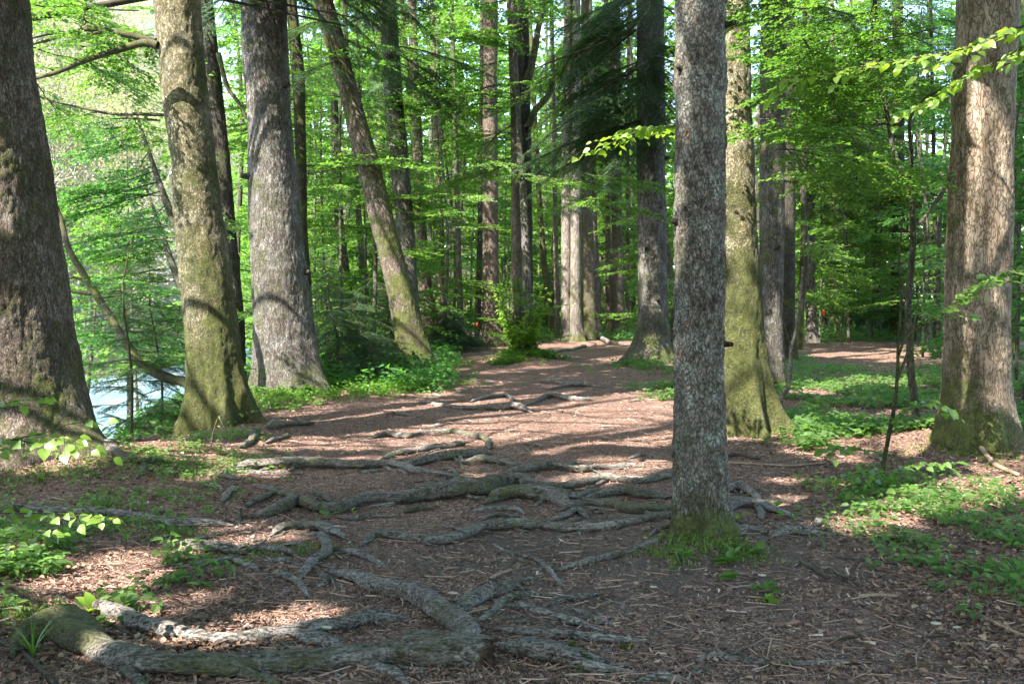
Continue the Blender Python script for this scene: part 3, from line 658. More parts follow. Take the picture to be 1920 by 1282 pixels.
def stubs(key, rows, seed=1):
    t, info, Y = TREES[key]; r = np.random.default_rng(seed)
    for py, az in rows:
        q, rad = trunk_at(info, at(960, py, Y)[2]); a = D(az); d = np.array([math.cos(a), math.sin(a), r.uniform(-.1, .35)]); ln = rad * r.uniform(.18, .5)
        P = np.array([q + d * rad * .75, q + d * (rad + ln * .3), q + d * (rad + ln)]); k = rad * r.uniform(.10, .16)
        V, Fc = knobbly(*smooth_path(P, np.array([k * 1.9, k * 1.0, k * .7]), k * .8), 10, seed, .3)
        n = len(V); V = np.vstack([V, P[-1]]); cap = np.array([[n, n - 10 + i, n - 10 + (i + 1) % 10] for i in range(10)])
        obj('branch_stub', mesh('branch_stub', V - np.array(t.location), [Fc, cap], [M['bark_dark']], None, {'moss': np.full(len(V), .1)}), t)

# ------------------------------------------------------------------ crowns: leaf by leaf, above the picture, shading the place
def crown(key, n=4200, rad=4.2, z0=None, z1=None, shift=(0, 0), leaf=.25, mt='leaf'):
    t, info, Y = TREES[key]
    zl = at(960, 0, Y)[2] + 1.3 if z0 is None else z0
    zh = max(zl + 6, info[0][-1] + 1.5) if z1 is None else z1
    r = np.random.default_rng(abs(hash(key)) % 1000 if False else sum(map(ord, key)) + 5)
    nb = 26; c = []
    for k in range(nb):
        u = r.random(); z = zl + (zh - zl) * u; rr = rad * math.sqrt(r.random()) * (1 - .5 * u); a = r.uniform(0, 2 * PI)
        q, _ = trunk_at(info, z); c.append([q[0] + rr * math.cos(a) + shift[0] * u, q[1] + rr * math.sin(a) + shift[1] * u, z])
    c = np.array(c); A = Acc()
    for k in range(nb):
        q, rt = trunk_at(info, max(zl - .6, c[k][2] - 1.6)); m = (q + c[k]) / 2 + np.array([0, 0, .5])
        A.add(*tube(np.array([q, m, c[k]]) - np.array(t.location), np.array([.05, .035, .012]), 5))
    if zl < 9 or True:
        obj('bough', A.mesh('bough', [M['twig']]), t)
    k = r.integers(0, nb, n); p = c[k] + r.normal(0, 1, (n, 3)) * np.array([1.0, 1.0, .42])
    p[:, 2] = np.maximum(p[:, 2], at(960, 0, 1)[2] * 0 + CAMZ + (zl - CAMZ) / max(Y, 1) * np.maximum(p[:, 1], 1) * .97)
    p = p[~gated(p, .16, high=True)]
    n = len(p); dr = r.normal(0, 1, (n, 3)) * [1, 1, .3]; nm = np.stack([r.normal(0, .4, n), r.normal(0, .4, n), np.ones(n)], 1)
    V, Fc = leaves(p - np.array(t.location), dr, nm, leaf * r.uniform(.7, 1.3, n))
    o = obj('crown', mesh('crown', V, Fc, [M[mt]], None, None, False), t); o['kind'] = 'stuff'

for k in ('T1', 'T2'): crown(k, 8500, 5.0, shift=(-1.5, 0))
for k in ('T30', 'T21', 'T22', 'T19'): crown(k, 6000, 4.6)
for k in ('T4', 'T6', 'T7'): crown(k, 3600, 4.4)
crown('T20', 8000, 4.0)
for k in ('T11', 'T12c', 'T14', 'T15', 'T23', 'T25', 'T27', 'T17'): crown(k, 1700, 4.2)

# unseen trees added beside and behind the camera so their crowns shade the foreground
for k, (lb, x, y, r_) in enumerate([('unseen tree added for shade beside the path left of the viewpoint', -5.6, 4.5, .35), ('unseen broad tree beside the path right of the viewpoint', 5.2, 3.0, .3), ('unseen tree added for shade behind the viewpoint on the river side', -5.8, -4.0, .4),
                                    ('unseen tree added for shade behind the viewpoint at the path', -1.8, -4.5, .35), ('unseen broad tree right of the tan trunk', 8.5, 13.0, .3), ('unseen broad tree on the river bank slope', -7.2, 14.0, .25), ('unseen tree added for shade left of the viewpoint down the bank', -9.0, 1.5, .3), ('unseen tree added for shade low on the bank beside the viewpoint', -8.4, 5.2, .3), ('unseen tree added for shade far behind the viewpoint by the river', -10.5, -2.0, .3), ('unseen tree added for shade far behind the viewpoint on the path', -3.2, -9.0, .3), ('unseen tree added for shade just left of the viewpoint', -4.2, 0.6, .28), ('unseen tree added for shade on the bank left of the viewpoint', -7.4, -1.2, .28), ('unseen tree added for shade farthest behind the viewpoint on the bank side', -8.8, -8.5, .3)]):
    bz = gh(x, y); t = thing('tree', lb, 'tree', (x, y, bz))
    me, info = trunk_mesh((x, y, bz), [(bz, x, y, r_), (bz + 6, x, y, r_ * .8), (bz + 12, x + .3, y, r_ * .5)], 19, 40, .2, 'plain', .3, (), 1, moss(.2), M['bark_brown'], 90 + k, 8)
    obj('trunk', me, t); TREES['O%d' % k] = (t, info, 12)
    crown('O%d' % k, {1: 4500, 2: 9000, 3: 8500, 4: 4500, 5: 3000, 6: 10000, 7: 5000, 8: 8000, 9: 7000, 10: 9000, 11: 8000}.get(k, 8000), 5.2, z0=6.0, z1=17)

# ------------------------------------------------------------------ branches seen in the picture, on the standing trees
def boughs(key, kind, marks, sc=(.8, 1.3), gate=True):
    """marks: (px, py, azimuth degrees, tilt) of the branch foot on or near the trunk"""
    t, info, Y = TREES[key]
    for (px, py, az, tl) in marks:
        z = at(px, py, Y)[2]; q, r = trunk_at(info, z); a = D(az)
        put_branch(t, kind, (q[0] + r * .7 * math.cos(a), q[1] + r * .7 * math.sin(a), z), a, D(tl), random.uniform(-.25, .25), random.uniform(*sc), gate)
R_ = random.uniform
SAPL = []
def many(key, kind, n, py0, py1, az0=0, az1=360, tl=(-18, 8), sc=(.8, 1.3), gate=True):
    boughs(key, kind, [(960, R_(py0, py1), R_(az0, az1), R_(*tl)) for _ in range(n)], sc, gate)
many('T4', 'fir', 7, -120, 70, -120, 20, (-35, -5), (.8, 1.1), False)
many('T6', 'fir', 16, -150, 130, -110, 40, (-30, 0), (.9, 1.4), False)
many('T7', 'fir', 16, -120, 150, -120, 60, (-30, 0), (1.0, 1.5), False)
many('T19', 'fir', 34, -60, 250, 120, 300, (-35, -5), (1.1, 1.9), False)
many('T17', 'fir', 26, -100, 330, 100, 300, (-30, 0), (1.6, 2.4), False)
many('T15', 'fir', 10, -100, 280, 120, 360, (-30, 0), (1.6, 2.3), False)
many('T22', 'fir', 14, -60, 190, -130, 60, (-35, -5), (.9, 1.5))
many('T23', 'fir', 20, 0, 330, -120, 60, (-30, 0), (1.1, 1.8))
many('T25', 'fir', 18, 0, 330, 0, 360, (-30, 0), (1.4, 2.0))
many('T27', 'fir', 22, -50, 420, 0, 360, (-30, 0), (1.4, 2.2))
many('T12c', 'beech', 12, -40, 260, 90, 330, (-10, 15), (.8, 1.2))
many('T12a', 'beech', 16, -40, 330, 110, 300, (-10, 15), (.8, 1.3))
many('T11', 'beech', 14, -60, 260, 0, 360, (-10, 10), (1.0, 1.5))
many('T8', 'beech', 22, -60, 400, 0, 360, (-10, 10), (1.0, 1.5))
many('T9', 'beech', 24, -40, 560, 0, 360, (-10, 10), (.9, 1.3))
many('T10', 'beech', 26, -40, 560, 0, 360, (-10, 10), (.7, 1.1))
many('T26a', 'beech', 26, -40, 560, 0, 360, (-10, 10), (.8, 1.3))
many('T26b', 'deep', 26, -40, 520, 0, 360, (-10, 10), (.8, 1.3))
many('T5', 'beech', 24, -60, 420, 90, 360, (-10, 10), (.8, 1.3))
many('T3', 'beech', 20, -80, 640, 200, 380, (-12, 8), (.7, 1.2))
many('T2', 'sparse', 12, -60, 120, 140, 220, (-14, 6), (.8, 1.2))
many('T14', 'beech', 10, -60, 200, 0, 360, (-10, 10), (1.0, 1.4))
many('T13', 'beech', 18, -20, 480, 0, 360, (-10, 10), (1.0, 1.4))
many('T25b', 'beech', 22, -20, 520, 0, 360, (-10, 10), (.9, 1.4))
for k in range(len(far_marks)):
    many('F%d' % k, 'beech' if k % 3 else 'fir', 22, -20, 540, 0, 360, (-12, 8), (1.0, 1.7), False)

# bare crooked limbs seen against the light (each a part of its tree)
def limb(key, pts, Y, r0, r1, name='limb', mat='twig', n=10):
    t = TREES[key][0] if isinstance(key, str) else key
    P = np.array([at(px, py, (Y if not isinstance(Y, tuple) else Y[0] + (Y[1] - Y[0]) * k / (len(pts) - 1))) for k, (px, py) in enumerate(pts)])
    P, R = smooth_path(P, np.linspace(r0, r1, len(P)), .06 + r0)
    V, Fc = knobbly(P, R, n, 5, .25)
    return obj(name, mesh(name, V - np.array(t.location), Fc, [M[mat]], None, {'moss': np.full(len(V), .35)}), t)

def smooth_path(P, R, step):
    P = np.asarray(P, float); n = len(P); out = []; ro = []
    E = np.vstack([2 * P[0] - P[1], P, 2 * P[-1] - P[-2]])
    for i in range(n - 1):
        p0, p1, p2, p3 = E[i:i + 4]; m = max(2, int(np.linalg.norm(p2 - p1) / step))
        for k in range(m):
            t = k / m
            out.append(.5 * (2 * p1 + (p2 - p0) * t + (2 * p0 - 5 * p1 + 4 * p2 - p3) * t * t + (3 * p1 - p0 - 3 * p2 + p3) * t ** 3)); ro.append(R[i] + (R[i + 1] - R[i]) * t)
    out.append(P[-1]); ro.append(R[-1])
    return np.array(out), np.array(ro)

def knobbly(P, R, n, seed, amt=.22, flat=1.0, ridge=0.0):
    T = unit(np.gradient(P, axis=0)); ref = np.array([0, 0, 1.0]) if abs(T[:, 2]).mean() < .8 else np.array([1.0, 0, 0])
    S = unit(np.cross(T, ref)); U = np.cross(S, T); a = np.arange(n) * 2 * PI / n
    dirs = np.cos(a)[None, :, None] * S[:, None] + flat * np.sin(a)[None, :, None] * U[:, None]
    q = P[:, None] + dirs * R[:, None, None]
    k = 1 + amt * fbm(q * (.35 / max(R.mean(), .004)) + seed, 3, seed) + .55 * amt * fbm(q * (1.1 / max(R.mean(), .004)), 2, seed + 4)
    if ridge:
        sl_ = np.arange(len(P))[:, None] * .03; k = k + ridge * fbm(P3(np.cos(a)[None] * 2.2 + seed, np.sin(a)[None] * 2.2, sl_), 3, seed + 8) * 1.6
    V = P[:, None] + dirs * (R[:, None] * k)[..., None]
    return V.reshape(-1, 3), gridfaces(len(P), n, True)

stubs('T20', [(60, -30), (150, -150), (430, -165), (640, -15)], 1)
stubs('T4', [(165, -30), (330, -150), (510, -10)], 2)
stubs('T19', [(340, -90), (395, -60), (470, -120), (560, -80), (300, -20)], 3)
stubs('T22', [(470, -80), (580, -110)], 7)
limb('T2', [(296, 85), (270, 80), (235, 90), (200, 100), (150, 118), (100, 138), (55, 150)], 11.5, .050, .018)
limb('T2', [(292, 78), (250, 68), (200, 58), (160, 55), (110, 70), (50, 88)], 11.9, .045, .015)
limb('T2', [(200, 58), (160, 66), (110, 62), (60, 72)], 11.9, .025, .01)
limb('T2', [(306, 216), (260, 214), (210, 214), (150, 202), (100, 190), (55, 175)], 11.7, .022, .007)
limb('T2', [(300, 226), (250, 222), (190, 224)], 11.8, .014, .005)
limb('T3', [(410, 100), (425, 160), (445, 190), (462, 222)], 19.2, .05, .03)
limb('T12c', [(990, 240), (1005, 205), (1025, 185), (1035, 165), (1038, 140)], 26, .10, .05)
limb('T12c', [(990, 150), (1000, 110), (1008, 60), (1022, 0), (1030, -60)], 26, .11, .06)
limb('T12b', [(972, 232), (950, 240), (925, 260), (895, 300), (880, 330)], 25, .035, .01)
limb('T12b', [(965, 160), (930, 160), (885, 175), (850, 210), (810, 250)], 25, .03, .008)
limb('T19', [(1190, 40), (1180, 60), (1120, 85), (1050, 110), (1000, 130)], 22.5, .05, .012)
limb('T19', [(1205, -20), (1220, 10), (1195, 50), (1190, 130)], 22, .03, .008, mat='pale_twig')
limb('T22', [(1436, 330), (1490, 340), (1540, 350), (1590, 360)], 17.5, .05, .012)
limb('T30', [(1785, 325), (1768, 360), (1740, 400), (1722, 422)], 9.7, .025, .012)

# ------------------------------------------------------------------ young understorey beeches and firs
def young(lb, px, py, Y, n, kind, ptop, pbot, sc=(.8, 1.3), wd=.05, lean=0, group=None, tl=(-12, 12), az=(0, 360), name='young_beech', gate=True, H=None):
    g = at(px, py, Y); bx, by = g[0], Y; bz = gh(bx, by); zt = at(px, ptop, Y)[2] if H is None else bz + H
    t = thing(name, lb, 'tree', (bx, by, bz), group); r = np.random.default_rng(int(px * 7 + Y * 13))
    P = np.array([[bx, by, bz - .3], [bx + r.normal(0, .1), by, bz + (zt - bz) * .3], [bx + r.normal(0, .2) + lean * .5, by, bz + (zt - bz) * .65], [bx + lean, by + r.normal(0, .3), zt]])
    P, Rr = smooth_path(P, np.array([wd * 1.2, wd, wd * .7, wd * .15]), .35)
    V, Fc = knobbly(P, Rr, 8, int(px), .12)
    obj('trunk', mesh('trunk', V - np.array(t.location), Fc, [M['bark_gray' if kind != 'firshort' else 'twig']], None, {'moss': np.full(len(V), .3)}), t)
    zb = max(at(px, pbot, Y)[2], bz + .25)
    for k in range(n):
        u = (k + r.random()) / n; z = zb + (zt - zb) * u
        q = np.array([np.interp(z, P[:, 2], P[:, i]) for i in range(3)]); a = D(r.uniform(*az)) if kind[:3] != 'fir' else k * 2.4
        s = r.uniform(*sc) * (1 - .35 * u if kind[:3] != 'fir' else 1.05 - .85 * u)
        put_branch(t, kind, q, a, D(r.uniform(*tl)), r.uniform(-.3, .3), s, gate)
    return t

# over the river and along its bank
G = 'leafy beeches leaning over the river bank'
young('beech behind the two left trunks, branches hanging over the water', 395, 740, 15.5, 30, 'deep', 200, 640, (.8, 1.25), .09, -1.2, None, (-18, 4), (120, 250))
young('beech on the bank with layered branches above the water, right of the gap', 360, 745, 19, 32, 'beech', 330, 660, (.9, 1.3), .09, -1.0, None, (-18, 4), (110, 260))
young('beech low on the bank filling the gap between the two left trunks', 240, 790, 21, 30, 'deep', 430, 650, (.8, 1.25), .07, -.5, None, (-15, 5))
young('beech behind the big left trunk, leaves across the far bank', 150, 800, 20, 14, 'beech', 500, 640, (.8, 1.2), .06, .2, None, (-15, 5))
young('sparse beech on the bank with twiggy top against the hillside', 270, 770, 26, 8, 'sparse', 120, 420, (.8, 1.2), .04, -.5, None, (-12, 10))
young('beech on the bank behind the slim dark trunk', 440, 730, 24, 40, 'beech', -80, 640, (.9, 1.4), .08, 0, None, (-12, 5), (-110, 110))
# understorey left of the path, middle and right
zones = [
    # px range, Y range, count, kind, ptop, pbot, sc, label
    ((560, 620), (22, 30), 4, 'beech', -60, 610, (.9, 1.4), 'young beech in the bright thicket right of the thick grey trunk'),
    ((625, 740), (24, 34), 5, 'beech', -40, 620, (.9, 1.4), 'young beech crowded behind the leaning tree'),
    ((800, 890), (30, 42), 5, 'beech', -40, 610, (1.0, 1.5), 'young beech left of the thick reddish trunk'),
    ((935, 960), (38, 46), 2, 'deep', 60, 600, (1.1, 1.6), 'young beech in the gap left of the path clump'),
    ((1000, 1180), (42, 52), 6, 'beech', 0, 600, (1.2, 1.8), 'young beech behind the trunks at the end of the path'),
    ((1256, 1268), (26, 34), 2, 'beech', 60, 610, (.9, 1.3), 'young beech behind the nearest tree'),
    ((1425, 1500), (26, 36), 4, 'beech', -20, 600, (.9, 1.4), 'young beech behind the lichen-speckled trunk'),
    ((1530, 1680), (34, 52), 9, 'beech', 20, 590, (1.1, 1.7), 'young beech at the back of the right clearing'),
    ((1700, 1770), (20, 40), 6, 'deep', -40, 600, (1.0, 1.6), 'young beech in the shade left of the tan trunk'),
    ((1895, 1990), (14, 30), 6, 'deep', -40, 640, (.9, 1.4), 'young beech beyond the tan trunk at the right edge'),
    ((470, 560), (30, 46), 5, 'beech', -60, 560, (1.2, 1.7), 'young beech far back behind the thick grey trunk'),
]
for (px, Yr, n, kind, pt, pb, sc, lb) in zones:
    for k in range(n):
        x = px[0] + (px[1] - px[0]) * (k + R_(.2, .8)) / n; Y = R_(*Yr)
        young(('leftmost ' if k == 0 else 'rightmost ' if k == n - 1 else ['', 'second ', 'third ', 'fourth ', 'fifth ', 'sixth ', 'seventh ', 'eighth '][k]) + lb + ('' if k in (0, n - 1) else ', from left'), x, 640, Y, 22, kind, pt + R_(-40, 120), pb, sc, R_(.03, .06), R_(-.6, .6), lb.replace('young beech', 'young beeches'), gate=Y < 30)
# small firs
for lb, px, py, Y, ptop, s in [('young dark fir beside the foot of the leaning tree', 700, 700, 20, 520, 1.5), ('young dark fir just right of the thick grey trunk', 622, 700, 18.5, 470, 1.5), 
                           ('small fir right of the leaning trunk foot', 840, 655, 30, 560, 1.6), ('small fir left of the leaning trunk', 740, 680, 23, 560, 1.4), ('low fir in the gap before the reddish trunk', 862, 650, 31, 590, 1.4),
                           ('small fir at the back of the right clearing', 1700, 615, 42, 500, 2.4), ('small fir at the clearing edge', 1640, 612, 46, 520, 2.2), ('fir behind the thin trunks of the clearing', 1600, 610, 50, 450, 2.6), ('fir in the gap right of the path clump', 1030, 622, 44, 500, 2.2)]:
    young(lb, px, py, Y, 44, 'firshort', ptop, py - 12, (s * .9, s * 1.1), .03, 0, None, (-20, 5), name='young_fir', gate=False)
young('thin half-dead fir on the bank slope in front of the water', 243, 850, 12.5, 40, 'firshort', 690, 850, (.8, 1.0), .018, .05, None, (-5, 15), name='young_fir', gate=False, H=3.2)
young('drooping young fir at the edge of the water left of the mossy foot', 300, 850, 13.5, 30, 'firshort', 700, 850, (.8, 1.0), .016, -.1, None, (-15, 5), name='young_fir', gate=False, H=2.6)

# dark leaning stem over the water
t = thing('leaning_tree', 'dark crooked stem growing out over the river from behind the mossy foot', 'tree', tuple(at(352, 716, 13.2)))
limb(t, [(372, 740), (350, 716), (325, 712), (295, 700), (262, 680), (235, 640), (210, 600), (185, 560), (160, 520), (130, 470), (112, 410), (85, 345), (60, 300)], (12.6, 13.6), .075, .035, 'trunk', 'twig', 12)
limb(t, [(170, 550), (140, 548), (112, 540)], 13.4, .03, .015, 'limb')
limb(t, [(162, 530), (140, 520), (110, 528)], 13.4, .025, .012, 'limb')
limb(t, [(125, 455), (105, 450), (85, 452)], 13.5, .025, .012, 'limb')
for px, py, az, s in [(300, 702, 80, .6), (262, 680, 200, .7), (235, 645, 120, .7), (210, 600, 170, .8), (235, 640, 20, .7), (185, 560, 30, .7), (250, 668, 340, .7), (160, 520, 340, .6)]:
    put_branch(t, 'deep', at(px, py, 13.3), D(az), D(R_(-10, 10)), 0, s, False)

for px, py, az, s_ in [(60, 150, 100, .8), (110, 137, 250, .8), (160, 115, 80, .8), (210, 97, 260, .7), (60, 90, 60, .9), (180, 56, 90, .9), (240, 66, 250, .7), (90, 60, 200, .9), (150, 60, 300, .8), (90, 190, 90, .6), (180, 212, 270, .6), (240, 214, 100, .6), (200, 60, 120, 1.0), (130, 30, 60, 1.0), (260, 20, 200, 1.0), (60, 10, 20, 1.0), (200, -10, 180, 1.0)]:
    put_branch(TREES['T2'][0], 'fine', at(px, py, 12.0), D(az), D(R_(-15, 5)), R_(-.3, .3), s_, False)
# leafy twigs of the taller saplings at the upper right
for k in range(44):
    px = R_(1430, 1790); py = R_(-60, 330); az = R_(150, 260) if k % 2 else R_(-20, 120)
    if 1500 < px < 1600 and py > 230: continue
    SAPL.append((px, py, R_(8.8, 11.5), az, R_(.45, .8), R_(-12, 10)))

# ------------------------------------------------------------------ far bank scrub
def scrub_mesh(seed, leafy):
    r = np.random.default_rng(seed); A = Acc(); tips = []
    def grow(p, d, L, rad, lv):
        q = p + d * L; A.add(*tube(np.array([p, (p + q) / 2 + r.normal(0, .05 * L, 3), q]), np.array([rad, rad * .8, rad * .6]), 4 if lv > 1 else 5)); tips.append((q, d, lv))
        if lv >= 4: return
        for _ in range(r.integers(2, 4)):
            nd = unit((d + r.normal(0, .5, 3) + [0, 0, .12])[None])[0]; grow(q, nd, L * r.uniform(.6, .85), rad * .6, lv + 1)
    for _ in range(2): grow(np.zeros(3), unit(np.array([[r.normal(0, .3), r.normal(0, .3), 1]]))[0], 1.9, .07, 0)
    me = A.mesh('trunk', [M['pale_twig']])
    tp = np.array([q for q, d, l in tips if l >= 2]); n = leafy
    k = r.integers(0, len(tp), n); p = tp[k] + r.normal(0, .38, (n, 3))
    V, Fc = leaves(p, r.normal(0, 1, (n, 3)), r.normal(0, 1, (n, 3)) + [0, 0, .6], r.uniform(.05, .11, n))
    return me, mesh('crown', V, Fc, [M['leaf_pale']], None, None, False)
SCR = [scrub_mesh(200 + i, [1500, 2600, 3600, 700][i]) for i in range(4)]
def hill_px(px, py):
    r = ray(px, py)
    for Y in np.arange(30, 220, 1.0):
        p = at(px, py, Y)
        if gh(p[0], Y) > p[2]: return p
    return None
for i in range(150):
    px = R_(-80, 520); py = R_(60, 700) if i % 3 else R_(40, 260)
    p = hill_px(px, py)
    if p is None or p[0] > -22: continue
    t = thing('bare_shrub', 'pale twiggy shrub with thin spring leaves on the far river bank', 'shrub', (p[0], p[1], gh(p[0], p[1]) - .2), 'pale shrubs on the far river bank')
    tm, cm = SCR[i % 4]; a = R_(0, 6.28); s = R_(1.1, 2.1)
    for nm, me in (('trunk', tm), ('crown', cm)):
        o = obj(nm, me, t); o.rotation_euler = (0, 0, a); o.scale = (s, s, s * R_(.9, 1.2))
        if nm == 'crown': o['kind'] = 'stuff'

# ------------------------------------------------------------------ far wood that closes the view
def far_wood():
    r = np.random.default_rng(77); VV = []; FF = []; n0 = 0; A = Acc()
    for i in range(215):
        Y = r.uniform(56, 112); x = r.uniform(-.40, .70) * Y
        if x < -16: x = -16 + r.uniform(0, 8)
        H = r.uniform(10, 24); rad = r.uniform(2.5, 4.2); low = r.uniform(.5, 3); bz = gh(x, Y); n = 560
        A.add(*tube(np.array([[x, Y, bz - .3], [x + r.normal(0, .4), Y, bz + H * .6], [x, Y, bz + H]]), np.array([.26, .18, .05]), 6))
        nb = 16; cz = bz + low + (H - low) * r.random(nb) ** .9; rr = rad * np.sqrt(r.random(nb)) * (1.1 - .7 * (cz - bz) / H); aa = r.uniform(0, 6.28, nb)
        c = np.stack([x + rr * np.cos(aa), Y + rr * np.sin(aa), cz], 1); k = r.integers(0, nb, n)
        p = c[k] + r.normal(0, 1, (n, 3)) * [1.1, 1.1, .5]
        V, Fc = leaves(p, r.normal(0, 1, (n, 3)) * [1, 1, .5], r.normal(0, .6, (n, 3)) + [0, 0, 1], r.uniform(.35, .65, n)); A.add(V, Fc, 1)
    # low undergrowth of the far wood
    n = 16000; Y = r.uniform(48, 120, n); x = r.uniform(-.30, .65, n) * Y; p = np.stack([x, Y, ground_h(x, Y) + r.gamma(1.2, .7, n)], 1)
    V, Fc = leaves(p, r.normal(0, 1, (n, 3)) * [1, 1, .5], r.normal(0, .6, (n, 3)) + [0, 0, 1], r.uniform(.25, .5, n)); A.add(V, Fc, 1)
    tag(obj('distant_wood', A.mesh('distant_wood', [M['bark_brown'], M['leaf']], False)), 'bright green far-off wood closing the view behind all the trunks', 'wood', kind='stuff')
far_wood()
def unseen_wood():  # out-of-view leaf mass, added to hold back sky light from low angles
    r = np.random.default_rng(78); A = Acc(); b = []
    for i in range(22):
        if i < 12: x, Y = r.uniform(-9, 26), r.uniform(-30, -15)
        else: x, Y = r.uniform(13, 30), r.uniform(-14, 9)
        H = r.uniform(10, 17); bz = gh(x, max(Y, -11)); A.add(*tube(np.array([[x, Y, bz - .3], [x, Y, bz + H * .6], [x, Y, bz + H]]), np.array([.24, .16, .05]), 6))
        nb = 12; c = np.stack([x + r.normal(0, 2.0, nb), Y + r.normal(0, 2.0, nb), bz + 1 + (H - 1) * r.random(nb)], 1); k = r.integers(0, nb, 700)
        p = c[k] + r.normal(0, 1, (700, 3)) * [1.2, 1.2, .7]; p = p[~gated(p, .2)]; m = len(p)
        V, Fc = leaves(p, r.normal(0, 1, (m, 3)), r.normal(0, .8, (m, 3)) + [0, 0, 1], r.uniform(.35, .65, m)); A.add(V, Fc, 1)
    tag(obj('unseen_wood', A.mesh('unseen_wood', [M['bark_brown'], M['leaf']], False)), 'unseen leafy wood added behind and right of the viewpoint to block low sky light', 'wood', kind='stuff')
unseen_wood()

